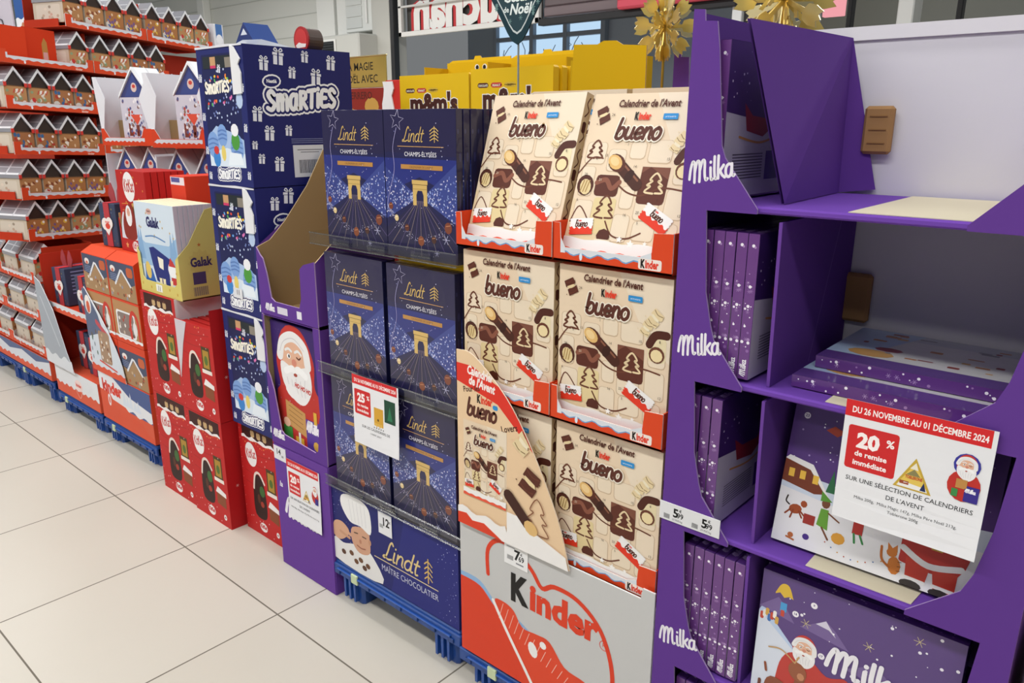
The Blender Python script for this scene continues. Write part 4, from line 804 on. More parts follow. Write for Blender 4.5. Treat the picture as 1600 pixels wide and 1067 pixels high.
# ------------------------------------------------------------ cream calendars on the white and red base
KX0, KXM, KX1, KY = -1.272, -.985, -.700, 1.25
pallet(-1.285, -.70, 1.262, 1.66, .113, 'blue plastic pallet under the white and red carton base')
def kinder_base():
    t = thing('floor_display', 'white and red carton base with sketched heart and lettering, third base from the right', 'display base', (KX0, KY, .114)); w = KX1-KX0+.004; h = .43
    t['label'] = 'white and red carton base with a sketched heart under the cream calendars'
    b = MB(CARD); b.box(0, w, .3, .395, 0, h-.06, 'D9D9D6', b=0); b.box(0, .004, .004, .3, 0, h-.05, 'D9D9D6', b=0); b.box(w-.004, w, .004, .3, 0, h-.05, 'D9D9D6', r='E8E8E6', b=0); b.box(.004, w-.004, .005, .3, .0, .02, 'C9B08A', b=0); b.box(.004, w-.004, .02, .3, .33, .365, 'C9B08A', b=0); b.build('carton_body', t)
    a = Art(PRINT); X = lambda u: u*w; Y = lambda v: v*h
    a.poly([(0, 0), (0, Y(.55))]+crom([(0, Y(.55)), (X(.12), Y(.545)), (X(.22), Y(.45)), (X(.34), Y(.42)), (X(.5), Y(.3)), (X(.6), Y(.12)), (X(.75), Y(-.0))], 5)+[(X(.75), 0)], '8FB4DA'); a.up()
    a.poly([(0, 0), (0, Y(.52))]+crom([(0, Y(.52)), (X(.12), Y(.51)), (X(.22), Y(.415)), (X(.34), Y(.39)), (X(.48), Y(.27)), (X(.57), Y(.1)), (X(.7), Y(-.0))], 5)+[(X(.7), 0)], 'DE4124'); a.up(2)
    Hh = [(.17, .62), (.17, .78), (.23, .87), (.33, .86), (.42, .78), (.475, .7), (.54, .745), (.66, .73), (.77, .62), (.83, .42), (.82, .24), (.7, .18), (.56, .11), (.47, -.0)]
    a.poly(crom([(X(.21), Y(.46)), (X(.3), Y(.29)), (X(.4), Y(.12)), (X(.46), Y(.01)), (X(.56), Y(.11)), (X(.7), Y(.16)), (X(.78), Y(.2)), (X(.7), Y(.25)), (X(.6), Y(.27)), (X(.52), Y(.38)), (X(.45), Y(.385)), (X(.37), Y(.38)), (X(.32), Y(.46)), (X(.26), Y(.485))], 4, True), 'E24A2C'); a.up()
    a.stroke([(X(u), Y(v)) for u, v in Hh], .012, 'DE4124', True, 5); a.stroke([(X(.2), Y(.46)), (X(.28), Y(.3)), (X(.38), Y(.12)), (X(.445), Y(.0))], .01, 'F0EFEC')
    for k in range(15): a.stroke([(X(.26+.03*k), Y(.47-.021*k)), (X(.235+.03*k), Y(.36-.017*k))], .0016, 'F3C4B4', False)
    a.up(); a.ell(X(.43), Y(.27), .025*w, .05*h, 'F2F0EE', 12, 18); a.ell(X(.485), Y(.335), .018*w, .024*h, 'F2F0EE', 10)
    a.text('K', X(.305), Y(.535), .165*h, '1C1B1A', .05, 0, 'L', 1.0, maxw=.1*w); a.text('inder', X(.41), Y(.535), .155*h, 'DE4124', .045, 0, 'L', 1, maxw=.36*w); a.ring(X(.79), Y(.54), .012, .0015, 'DE4124'); a.text('R', X(.79), Y(.532), .01, 'DE4124', .0)
    b = MB(PRINT); pf = [(0, 0), (w, 0), (w, h-.01), (w-.03, h-.01), (w-.034, h-.036), (.03, h-.036), (.026, h-.004), (0, h-.0)]
    b.prism(pf, 0, .004, 'C9C9C8', 'F0F0EE'); b.art(a, (0, 0, 0)); fp = b.build('front_panel', t)
    a = Art(PRINT); a.rr(0, 0, .075, .056, .003, 'EFEFEF', n=2); a.up(); a.text('7', .042, .02, .026, '18181A', .03); a.text('69', .055, .02, .014, '18181A', .02, 0, 'C', .9); a.text('€', .055, .036, .007, '18181A', .02)
    for k in range(10): a.rect(.01+.002*k, .014, .011+.002*k, .026, '3A3A3E')
    a.rect(.038, .009, .062, .013, '8A8A90'); a.rect(.008, .048, .034, .0505, 'A0A0A6')
    b = MB(PRINT); b.box(0, .075, -.0015, -.0005, 0, .056, 'EFEFEF', b=0); b.art(a, (0, -.0015, 0)); o = b.build('price_label', fp, (.155, -.0005, h-.105)); o['label'] = 'small white price label reading 7.69'
    # arched side card
    cw, ch = .352, .458
    a = Art(PRINT); CF = [(0, 0), (.352, 0)]+crom([(.352, .0), (.315, .118), (.236, .268), (.158, .373), (.057, .452), (.006, .458)], 4)[1:]+[(0, .458)]
    a.poly(CF, 'EBCBA4'); a.up()
    a.poly([(0, ch*.83), (0, ch*.93), (.05, ch*.93), (cw*.45, ch*.84), (cw*.66, ch*.68), (cw*.78, ch*.5), (cw*.66, ch*.58), (cw*.38, ch*.76)], 'DE3526'); a.up(); a.text('Calendrier', .035, ch*.885, .021, 'FBEFEA', .04, .12, 'L', .8, maxw=.085, rot=-5); a.text("de l'Avent", .04, ch*.83, .021, 'FBEFEA', .04, .12, 'L', .8, maxw=.085, rot=-6)
    a.text('Pour les', .05, ch*.79, .014, '4A2A20', .02, .1, 'C', .85, rot=14); kinder_word(a, .092, ch*.74, .019); a.rr(.118, ch*.725, .134, ch*.75, .003, '2F8FD0', n=1); a.script('bueno', .032, ch*.655, .044, .17, BRN, .14, .84); a.text('Lovers', .172, ch*.635, .016, '4A2A20', .02, .1, 'C', .85, rot=20)
    a.up(); a.push(.02, .085); a.sub(art_bueno(.142, .2)); a.pop(); a.up(24)
    choc(a, .215, ch*.6, .045, -35, True); choc(a, .235, ch*.4, .05, -25); tree_line(a, .258, ch*.215, .07, .1, .003, '8A5A40')
    a.poly([(.165, .0), (.165, .085), (.2, .085), (.25, .06), (cw*.99, .03), (cw, .0)], 'F2EFEC'); a.up(); a.stroke([(.17, .13), (.23, .075)], .03, '43221A', False); a.up(); a.ell(.24, .068, .022, .017, 'E0B878', 10, -30); a.up()
    a.poly([(0, 0), (0, .06)]+wave(0, .16, .045, .006, 2)+[(.165, .03), (.3, .0)], 'F2EFEC'); a.up(); a.poly([(0, 0)]+[(0, .03), (.03, .034), (.05, .02), (.09, .026), (.14, .005), (.15, .0)], 'DE4124')
    b = MB(PRINT); b.prism(CF, -.006, -.003, 'E9CBA5', 'F3E2CC'); a.clip(CF); b.art(a, (0, -.006, 0)); o = b.build('arched_card', t, (.006, -.002, h-.044)); o['label'] = 'cream arched advertising card with a red banner'
    return t
kinder_base()
def red_tray(label, loc, w, d=.37, hf=.08, rz=0, word=True, group=None):
    t = thing('display_tray', label, 'tray', loc, rz, group)
    b = MB(CARD); b.box(0, w, 0, d, 0, .004, 'C43A18', b=0); b.box(0, .003, .004, d, .004, hf, KO, b=0); b.box(w-.003, w, .004, d, .004, hf, KO, b=0); b.box(.003, w-.003, d-.003, d, .004, hf+.02, KO, b=0); b.build('tray_body', t)
    k = hf
    P = [(0, .0), (w, .0), (w, k), (w-.042, k*.97), (w-.045, k*.5), (w-.07, k*.36), (.028, k*.36), (.017, k*.6), (.015, k), (0, k)]
    a = Art(PRINT); x0, x1 = .018, w-.05
    a.poly([(x1, k*.36), (.022, k*.36)]+wave(x0, x1, k*.2, .0035, 5), '6FA3CF'); a.up()
    a.poly([(x1, k*.36), (.022, k*.36)]+wave(x0, x1, k*.235, .0035, 5), 'DADEE4'); a.poly([(w-.072, k*.36), (w-.052, k*.2), (w-.044, k*.2), (w-.0455, k*.5)], 'DADEE4'); a.poly([(.018, k*.22), (.03, k*.22), (.029, k*.36), (.0175, k*.6)], 'DADEE4'); a.up()
    a.ell(.07, k*.17, .004, .008, 'DCE8F4', 8)
    if word: a.rr(w-.073, k*.07, w-.022, k*.34, .004, 'F2E4DC', n=2); a.up(); kinder_word(a, w-.048, k*.12, .015, 'C', '1A1512'); 
    b = MB(PRINT); b.prism(P, 0, .003, KO, 'E8E0D8'); b.art(a, (0, 0, 0)); b.build('front_lip', t)
    return t
BW, BH, BT = .272, .338, .024
def bueno_side(d, h):
    a = Art(); a.rect(0, 0, d, h, 'C9B08A'); a.up(); R = random.Random(8)
    for k in range(6): a.stroke([(d*.3, h*(.05+.16*k)), (d*.7, h*(.09+.16*k)), (d*.35, h*(.13+.16*k)), (d*.6, h*(.17+.16*k))], .003, '5A2E22')
    for k in range(3): a.rr(d*.2, h*(.15+.3*k), d*.7, h*(.22+.3*k), .003, '4A2018', n=1)
    return a
me_bueno = flatbox(BW, BT, BH, 'DCC7A2', art_bueno(BW, BH), bueno_side(BT, BH), None, PRINT, .0012).data('advent_calendar')
cols = ((KX0+.002, KXM-.004, 'left'), (KXM+.002, KX1-.004, 'right'))
trz = ((1.206, 'top'), (.853, 'middle'), (.500, 'bottom'))
for z, tn in trz:
    for x0, x1, cn in cols:
        red_tray('orange red tray with white snow edge, %s tier in the %s stack of cream calendars' % (tn, cn), (x0, KY+.002 if tn != 'bottom' else KY+.012, z), x1-x0, .37, .078, group='trays of cream calendars')
        xc = (x0+x1)/2
        if tn != 'top':
            for k in range(3):
                put('advent_calendar', me_bueno, (xc, KY+.02+.026*k, z+.0055), (0, 0, 0), 'cream calendar in the %s tray of the %s stack, %s from front' % (tn, cn, ORD[k]), 'advent calendar', 'cream calendars standing in red trays')
            put('advent_calendar', me_bueno, (xc, KY+.33, z+.0055), (0, 0, 0), 'cream calendar at the back of the %s tray in the %s stack' % (tn, cn), 'advent calendar', 'cream calendars standing in red trays')
xl, xr = (cols[0][0]+cols[0][1])/2, (cols[1][0]+cols[1][1])/2
put('advent_calendar', me_bueno, (xl, KY+.024, 1.2195), (math.radians(-17.5), math.radians(-.6), math.radians(-2.5)), 'cream calendar leaning back alone in the top left red tray', 'advent calendar', 'cream calendars leaning in the top trays')
for k in range(2):
    put('advent_calendar', me_bueno, (xr, KY+.022+.0305*k, 1.2185), (math.radians(-19), 0, math.radians(0)), ('cream calendar leaning in front in the top right red tray', 'cream calendar leaning second in the top right red tray')[k], 'advent calendar', 'cream calendars leaning in the top trays')
for k in range(3):
    for xc, cn in ((xl, 'left'), (xr, 'right')):
        put('advent_calendar', me_bueno, (xc, KY+.27+.026*k, 1.2155), (0, 0, 0), 'cream calendar standing upright at the back of the top %s tray, %s of three' % (cn, ORD[k]), 'advent calendar', 'cream calendars standing behind the leaning ones')
# ------------------------------------------------------------ navy calendars
LX0, LX1, LY = -1.872, -1.302, 1.27
pallet(LX0-.003, LX1+.002, LY, 1.66, .136, 'blue plastic pallet with two visible feet under the navy carton base')
def lindt_base():
    t = thing('floor_display', 'navy blue carton base showing a pastry cook in a white hat', 'display base', (LX0, LY, .137)); w = LX1-LX0; h = .262; R = random.Random(15)
    b = MB(CARD); b.box(0, w, .004, .385, 0, h-.012, '1C1F5C', b=.001); b.build('carton_body', t)
    a = Art(PRINT); X = lambda u: u*w; Y = lambda v: v*h
    a.poly([(X(.5), 0), (w, 0), (w, h), (X(.62), h)], '262A78'); a.up()
    for k in range(120):
        u = R.choice((R.uniform(.01, .3), R.uniform(.86, .99))); v = R.uniform(.03, .97); r = R.choice((.0007, .001, .0016)); a.ell(X(u), Y(v), r, r, R.choice(('C9CCEC', '8A90CC')), 5)
    a.up()
    a.poly(crom([(X(.02), Y(.02)), (X(.02), Y(.3)), (X(.1), Y(.28)), (X(.2), Y(.34)), (X(.32), Y(.36)), (X(.43), Y(.02))], 4, True), 'E8E6E4'); a.up()
    a.poly(crom([(X(.19), Y(.56)), (X(.18), Y(.38)), (X(.24), Y(.26)), (X(.33), Y(.32)), (X(.335), Y(.5)), (X(.32), Y(.62))], 4, True), 'D2A184'); a.up()
    a.poly(crom([(X(.17), Y(.62)), (X(.1), Y(.78)), (X(.11), Y(.92)), (X(.2), Y(.97)), (X(.31), Y(.94)), (X(.35), Y(.82)), (X(.345), Y(.58)), (X(.26), Y(.62))], 4, True), 'F1F0EF'); a.up()
    for k in range(5): a.stroke([(X(.17+.033*k), Y(.9)), (X(.19+.03*k), Y(.64))], .0014, 'CFCED0', False)
    a.stroke([(X(.205), Y(.5)), (X(.235), Y(.51))], .004, '5A4234', False); a.stroke([(X(.275), Y(.5)), (X(.305), Y(.5))], .004, '5A4234', False); a.ell(X(.255), Y(.42), .01*w, .03*h, 'BE8468', 8); a.stroke([(X(.225), Y(.35)), (X(.26), Y(.335)), (X(.295), Y(.35))], .004, '9A5C48'); a.ell(X(.336), Y(.47), .012*w, .04*h, 'C89678', 8)
    a.poly(crom([(X(.01), Y(.36)), (X(.03), Y(.52)), (X(.1), Y(.56)), (X(.16), Y(.48)), (X(.12), Y(.36)), (X(.06), Y(.3))], 4, True), 'D8A88A'); a.stroke([(X(.09), Y(.48)), (X(.17), Y(.44))], .012, 'D8A88A'); a.stroke([(X(.08), Y(.42)), (X(.16), Y(.39))], .01, 'CC9A7C')
    a.up()
    for u, v in ((.1, .16), (.17, .2), (.25, .17), (.31, .14), (.21, .12), (.28, .09)): a.ell(X(u), Y(v), .02*w, .035*h, ('5A3A2A', '6E4A32')[int(u*100) % 2], 8)
    a.up(); a.script('Lindt', X(.44), Y(.385), .235*h, .1, 'E0C88C', .28, 1.15)
    a.rect(X(.37), Y(.335), X(.86), Y(.347), 'D9C8A0'); a.text('MAÎTRE CHOCOLATIER', X(.645), Y(.215), .075*h, 'C9CBE0', 0, 0, 'C', 1, maxw=.43*w); a.stroke([(X(.79), Y(.37)), (X(.79), Y(.66))], .004, 'D9B66A', False)
    for k in range(4): a.stroke([(X(.765), Y(.41+.06*k)), (X(.79), Y(.45+.06*k)), (X(.818), Y(.41+.06*k))], .004, 'D9B66A')
    b = MB(PRINT); b.box(0, w, 0, .004, 0, h-.004, '20246A', b=.001); b.art(a, (0, 0, 0)); fp = b.build('front_panel', t)
    a = Art(PRINT); a.rr(0, 0, .06, .07, .003, 'E9E9EC', n=2); a.up(); a.text('12', .036, .03, .026, '18181A', .03, 0, 'C', .9); a.text('€', .052, .044, .007, '18181A', .02)
    for k in range(8): a.rect(.006+.002*k, .02, .007+.002*k, .032, '3A3A3E')
    b = MB(PRINT); b.box(0, .06, -.0015, -.0006, 0, .07, 'E9E9EC', b=0); b.art(a, (0, -.0015, 0)); o = b.build('price_label', fp, (.24, -.001, h-.082)); o['label'] = 'white price label starting with 12'
lindt_base()
def ledge(z, x0, x1, name):
    b = MB(CLEAR); w = x1-x0; t = .0025
    q = lambda *P: b.face(P, 'FFFFFF')
    q((0, 0, 0), (w, 0, 0), (w, .36, 0), (0, .36, 0)); q((0, 0, 0), (w, 0, 0), (w, 0, .034), (0, 0, .034)); q((0, 0, 0), (0, .36, 0), (0, .36, .034), (0, 0, .034)); q((w, 0, 0), (w, .36, 0), (w, .36, .034), (w, 0, .034))
    b.box(0, w, -.004, -.0005, .031, .034, 'FFFFFF', b=0); b.box(0, w, -.004, -.0005, 0, .003, 'FFFFFF', b=0)
    for u in (.2, .45, .74): q((u*w, -.005, .004), (u*w+.07, -.005, .004), (u*w+.07, -.005, .026), (u*w, -.005, .026)); b.box(u*w, u*w+.07, -.007, -.005, .014, .017, 'FFFFFF', b=0)
    o = b.build('clear_shelf', None, (x0, LY-.012, z)); tag(o, name, 'shelf', 'clear plastic shelves between the navy calendars')
NW, NH, NT = .254, .358, .02
def nav_side(d, h):
    a = Art(); a.rect(0, 0, d, h, '15173F'); a.up(); a.rect(d*.45, h*.3, d*.55, h*.55, '3A3C78'); a.ell(d*.3, h*.86, .003, .006, '2E3160', 6); a.ell(d*.6, h*.7, .004, .012, '2A2C5C', 6); return a
me_nav = flatbox(NW, NT, NH, '191B4E', art_lindt(NW, NH), nav_side(NT, NH), None, FILM, .0012).data('advent_calendar')
tiers = ((0, 1.150, (-1.667, -1.411), 'top'), (0, .769, (-1.695, -1.424), 'middle'), (0, .4025, (-1.700, -1.432), 'bottom'))
for zc, zl, xs, tn in tiers:
    ledge(zl-.0005, (-1.868, -1.868, -1.870)[('top', 'middle', 'bottom').index(tn)], -1.2785, 'clear plastic shelf edge under the %s tier of navy calendars' % tn)
    for ci, x in enumerate(xs):
        n = (3 if ci == 0 else 9) if tn == 'top' else 2
        for k in range(n):
            put('advent_calendar', me_nav, (x+.0015*((k*7) % 3-1), LY+.0+.0225*k+.002, zl+.003), (0, 0, 0), 'navy calendar with lit avenue, %s tier, %s stack, %s from front' % (tn, ('left', 'right')[ci], ORD[k]), 'advent calendar', 'navy calendars on clear shelves')
w, h = .198, .205
a = art_promo(w, h, '25', '', 'SUR LES CALENDRIERS DE', "L'AVENT LINDT", 'DU 26 NOVEMBRE AU 01 DÉCEMBRE 2024', 1)
a.rect(.47*w, .36*h, .67*w, .62*h, 'D8A437'); a.rect(.7*w, .46*h, .93*w, .78*h, '1F4A36'); a.up(); a.poly([(.76*w, .5*h), (.815*w, .7*h), (.87*w, .5*h)], '2F7A54'); a.ell(.56*w, .45*h, .02*w, .02*h, '6A4A1A', 8)
for k in range(5): a.rect((.48+.035*k)*w, .36*h-.02*h*(k % 2), (.5+.035*k)*w, .4*h, 'E8C060'); a.rect((.46+.05*k)*w, .32*h, (.48+.05*k)*w, .335*h, '3A3A3E')
promo((-1.693, 1.2475, .597), w, h, a, 'white and red 25% discount sheet hanging in front of the navy calendars', .006)
# ------------------------------------------------------------ small purple floor display with bearded man calendars
def purple_floor():
    X0, X1, Y0 = -2.168, -1.862, 1.262; w = X1-X0; d = .30
    t = thing('floor_display', 'small purple floor carton with torn open top box, left of the navy calendars', 'display base', (X0, Y0, 0))
    b = MB(CARD); b.box(0, w, .003, d, 0, .452, '6A4199', b=.001); b.build('base_carton', t)
    a = Art(PRINT); a.text('la', .03, .3, .02, 'EDE9F0', .02, .2); a.script('Milka', .05, .2, .07, .2, 'EDE9F0', .1, .9)
    b = MB(CARD); b.box(.002, w-.002, 0, .003, .002, .45, '6A4199', b=0); b.art(a, (0, 0, 0)); fp = b.build('front_panel', t)
    a = Art(PRINT); a.rect(0, 0, .07, .048, 'E4E4E8'); a.up(); a.text('14', .03, .02, .02, '18181A', .02)
    for k in range(6): a.rect(.045+.002*k, .012, .046+.002*k, .02, '3A3A3E')
    b = MB(PRINT); b.box(0, .07, -.0015, -.0005, 0, .048, 'E4E4E8', b=0); b.art(a, (0, -.0015, 0)); b.build('price_label', fp, (.004, 0, .398))
    # middle box with a rounded cut-out
    z0, z1 = .455, .895
    b = MB(CARD); b.box(0, .004, .004, d, z0, z1, PUR, r='A08A66', b=0); b.box(w-.004, w, .004, d, z0, z1, PUR, b=0); b.box(0, w, .004, d, z0, z0+.004, PUR, b=0); b.box(0, w, d-.004, d, z0, z1, PUR, b=0); b.box(0, w, .004, d, z1-.004, z1, PUR, b=0); b.build('middle_box', t)
    P = [(0, z0), (w, z0), (w, z1), (w-.03, z1), (w-.022, z0+.16), (w-.03, z0+.14), (w-.045, z0+.04), (w-.06, z0+.03), (.075, z0+.045), (.06, z0+.055), (.035, z0+.19), (.02, z0+.23), (.008, z0+.25), (.008, z1), (0, z1)]
    a = Art(PRINT); a.script('Milka', .012, .025, .028, .2, 'EDE9F0', .1, .8)
    b = MB(CARD); b.prism(P, 0, .004, PUR, 'B89AC8'); b.art(a, (0, 0, z0)); b.build('front_lip', t)
    # upper box, torn open
    z0 = .898
    b = MB(CARD)
    b.prism([(.004, z0), (d, z0), (d, 1.40), (d-.03, 1.395), (.2, 1.285), (.11, 1.18), (.05, 1.125), (.004, 1.108)], 0, .004, 'A0845C', 'CDB48C', ax='x')
    b.face([(-.0005, .004, z0), (-.0005, d, z0), (-.0005, d, 1.40), (-.0005, .2, 1.285), (-.0005, .11, 1.18), (-.0005, .004, 1.108)], PUR)
    b.box(0, w, .004, d, z0, z0+.004, 'A88C62', b=0); b.box(.004, w, d-.004, d, z0, 1.33, 'A0845C', k=PUR, b=0)
    b.prism([(.004, z0), (d, z0), (d, 1.33), (.004, 1.09)], w-.004, w, PUR, 'CDB48C', ax='x'); b.build('torn_box', t)
    P = [(0, z0), (w, z0), (w, 1.095), (w-.055, 1.08), (w-.075, 1.065), (w-.078, .975), (w-.09, .945), (.085, .945), (.065, .955), (.05, 1.03), (.034, 1.075), (.02, 1.085), (.0, 1.108)]
    a = Art(PRINT); a.script('Milka', .03, .015, .022, .2, 'EDE9F0', .1, .8); a.rect(.095, .012, .15, .034, 'DAD4E2'); a.rect(.2, .012, .225, .036, 'E6E2EC')
    b = MB(CARD); b.prism(P, 0, .004, PUR, 'B89AC8'); b.art(a, (0, 0, z0)); b.build('torn_lip', t)
    m = flatbox(w-.024, .022, .415, '3A2168', art_santa_cal(w-.024, .415), None, None, PRINT).data('advent_calendar')
    for k in range(3): put('advent_calendar', m, ((X0+X1)/2, Y0+.02+.026*k, .4595), (0, 0, 0), 'tall calendar with winking bearded man, %s from the front' % ORD[k], 'advent calendar', 'bearded man calendars')
    # sweets bag in the torn box
    b = MB(FILM); V = []; F = []; cols = ['E8A53A', '4E9A3A', '3E8A3E', 'C8362A', 'D8402E', 'D23A2C', 'E8E2DC']
    rw = [(0, .045, .02), (.05, .062, .034), (.12, .064, .036), (.18, .058, .03), (.235, .042, .02), (.28, .022, .008), (.295, .03, .004)]
    n = 14
    for z, rx, ry in rw: V += [(rx*math.cos(2*math.pi*k/n), ry*math.sin(2*math.pi*k/n), z) for k in range(n)]
    for i in range(len(rw)-1):
        for k in range(n): b.mesh([V[i*n+k], V[i*n+(k+1) % n], V[(i+1)*n+(k+1) % n], V[(i+1)*n+k]], [(0, 1, 2, 3)], cols[i] if k % 5 else ('F2EEE6', 'F0C04A')[k % 2], FILM)
    b.mesh(V[:n], [list(range(n))[::-1]], 'E8A53A'); b.mesh(V[-n:], [list(range(n))], 'E8E2DC')
    tag(b.build('sweets_bag', None, (-1.985, 1.42, .9035), (0, math.radians(12), .3)), 'shiny red and green sweets bag inside the torn purple box', 'sweets')
    w2, h2 = .182, .215
    a = art_promo(w2, h2, '20', 'SUR UNE SÉLECTION DE CALENDRIERS', "DE L'AVENT", 'Milka 200g,  Milka Magic 147g, Milka Père Noël 213g,', 'DU 26 NOVEMBRE AU 01 DÉCEMBRE 2024', 0)
    tri_box(a, .58*w2, .42*h2, .24*w2); a.up(); a.ell(.85*w2, .58*h2, .1*w2, .11*h2, 'C2332C', 14); a.up(); a.push(.85*w2, .68*h2); santa_head(a, .13*w2); a.pop(); a.rect(.85*w2, .46*h2, .94*w2, .56*h2, '3A2F8A')
    promo((-2.09, 1.2585, .205), w2, h2, a, 'white and red 20% discount sheet on the small purple floor carton', .004)
purple_floor()
# ------------------------------------------------------------ dark blue boxes with dragee lettering
SX0, SX1, SY0, SY1 = -2.462, -2.186, 1.285, 1.675
def smarties():
    w, d = SX1-SX0, SY1-SY0; h = .418
    fr, sd = art_smarties_front(w, h), art_smarties_side(d, h)
    def body():
        b = MB(PRINT); b.box(0, w, 0, d, 0, h, '1B2064', b=.002); b.art(fr, (0, 0, 0)); b.art(sd, (w, 0, 0), (0, 1, 0)); return b.data('box_body')
    me = body(); b = MB(CARD)  # torn white corner of the perforated window
    P = [(.0, 0), (.028, .002), (.03, .06), (.022, .085), (.03, .1), (.012, .135), (.0, .14)]
    b.prism([(w-.062+p[0]*1.7, h-.142+p[1]) for p in P], -.006, -.002, 'E4E4E6', 'F2F2F2'); b.prism([(0, h-.004), (w, h-.004), (w, h), (w*.6, h+.004), (w*.3, h+.001), (0, h+.003)], -.003, -.0015, 'DCDCE2'); tear = b.data('torn_edge')
    for z, s in ((.444, 'lowest'), (.8645, 'middle'), (1.285, 'top')):
        t = thing('carton_box', 'dark blue carton with gift icons and white bubble lettering, %s of the three' % s, 'box', (SX0, SY0, z), group=None); link('box_body', me, t)
        link('torn_edge', tear, t)
        if s != 'lowest':
            a = Art(PRINT); a.rect(0, 0, .055, .034, 'E4E4E8'); a.up(); a.text('11', .03, .012, .016, '18181A', .02)
            if s == 'middle': q = MB(PRINT); q.box(0, .055, -.0045, -.004, 0, .034, 'E4E4E8', b=0); q.art(a, (0, -.0045, 0)); q.build('price_label', t, (.1, -.0008, .052))
smarties()
t = thing('chocolate_pack', 'dark blue triangular chocolate pack on top of the tallest dark blue carton', 'chocolate', (-2.43, 1.44, 1.7045))
b = MB(PRINT); b.prism([(-.08, 0), (.08, 0), (0, .088)], 0, .09, '24346E', '2B4788')
a = Art(PRINT)
for k in range(9): a.ell(-.03+.008*k, .012+.006*(k % 3), .008, .006, ('8A6AA0', '5A80B8', 'C86A5A')[k % 3], 6)
a.poly([(-.02, .05), (0, .07), (.02, .05)], 'D8DCE6'); b.art(a, (0, 0, 0)); b.build('pack_body', t)
b = MB(FILM); b.mesh([(-.1, -.02, 0), (.1, -.03, 0), (.14, .1, .004), (-.06, .12, .0), (0, .0, .03), (.03, .05, .034)], [(0, 1, 4), (1, 2, 5, 4), (2, 3, 5), (3, 0, 4, 5)], 'A9AEBA'); b.build('crumpled_film', t, (.04, -.03, 0))
t = thing('round_tin', 'red round tin standing on top of the dark blue carton', 'tin', (-2.345, 1.605, 1.7045))
def disc(b, r, y0, y1, zc, c, cs, n=28): b.prism([(r*math.cos(2*math.pi*k/n), zc+r*math.sin(2*math.pi*k/n)) for k in range(n)], y0, y1, c, cs)
b = MB(PAINT); disc(b, .04, 0, .055, .04, 'C9302F', '4A3A34'); b.build('tin_body', t)
b = MB(PAINT); disc(b, .042, -.006, .0, .042, 'B02426', '8E1C20'); disc(b, .034, -.007, -.006, .042, 'CE3634', 'B02426')
a = Art(PRINT); a.poly([(-.03, .025), (-.01, .034), (.005, .03), (.03, .028), (.026, .018), (-.024, .016)], 'F2E6E0'); b.art(a, (0, -.0075, 0)); b.build('tin_lid', t)
# ------------------------------------------------------------ red wafer cartons
def kk_boxes():
    fa, sa = {}, {}
    def kk(x0, x1, y0, z0, z1, label, open_top=False, d=.37):
        w, h = x1-x0, z1-z0
        t = thing('carton_box', label, 'box', (x0, y0, z0))
        b = MB(PRINT)
        if open_top:
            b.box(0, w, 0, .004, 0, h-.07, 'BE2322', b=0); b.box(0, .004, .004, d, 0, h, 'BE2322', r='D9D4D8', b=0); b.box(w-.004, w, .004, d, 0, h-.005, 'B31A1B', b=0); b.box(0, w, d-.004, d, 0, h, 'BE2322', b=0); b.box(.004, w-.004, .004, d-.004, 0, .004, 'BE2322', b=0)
            b.prism([(.004, h-.07), (.09, h-.07), (.05, h-.16), (.004, h-.3)], -.002, -.0005, 'D2CCD2', m=CARD)
        else:
            b.box(0, w, 0, d, 0, h, 'AE1418', b=.0015)
        b.art(art_kitkat(w, h if not open_top else h), (0, 0, 0)) if not open_top else b.art(crop_top(art_kitkat(w, h), h-.07), (0, 0, 0))
        b.art(art_kitkat_side(d, h), (w, 0, 0), (0, 1, 0)); b.build('box_body', t); return t
    def crop_top(a, y):
        o = Art()
        for P, c, L, m in a.P:
            if max(p[1] for p in P) <= y or min(p[1] for p in P) < y-.1: o.P.append(([(p[0], min(p[1], y)) for p in P], c, L, m))
        return o
    kk(-3.056, -2.776, 1.262, 0, .428, 'red wafer carton on the floor, leftmost lower one of the red boxes')
    kk(-3.056, -2.776, 1.262, .430, .846, 'red wafer carton directly under the yellow box')
    kk(-2.770, -2.502, 1.255, 0, .428, 'red wafer carton on the floor with snowflake side, middle one')
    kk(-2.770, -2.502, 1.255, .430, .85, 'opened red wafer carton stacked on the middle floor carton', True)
    kk(-2.486, -2.238, 1.312, 0, .4415, 'red wafer carton on the floor under the dark blue boxes', d=.34)
    me = flatbox(.25, .024, .335, 'B8211F', art_kitkat_cal(.25, .335), None, None, PRINT).data('advent_calendar')
    for k in range(6): put('advent_calendar', me, (-2.636, 1.275+.032*k, .4355), (0, 0, 0), 'red calendar inside the opened red carton, %s from the front' % ORD[k], 'advent calendar', 'red calendars in the open carton')
kk_boxes()
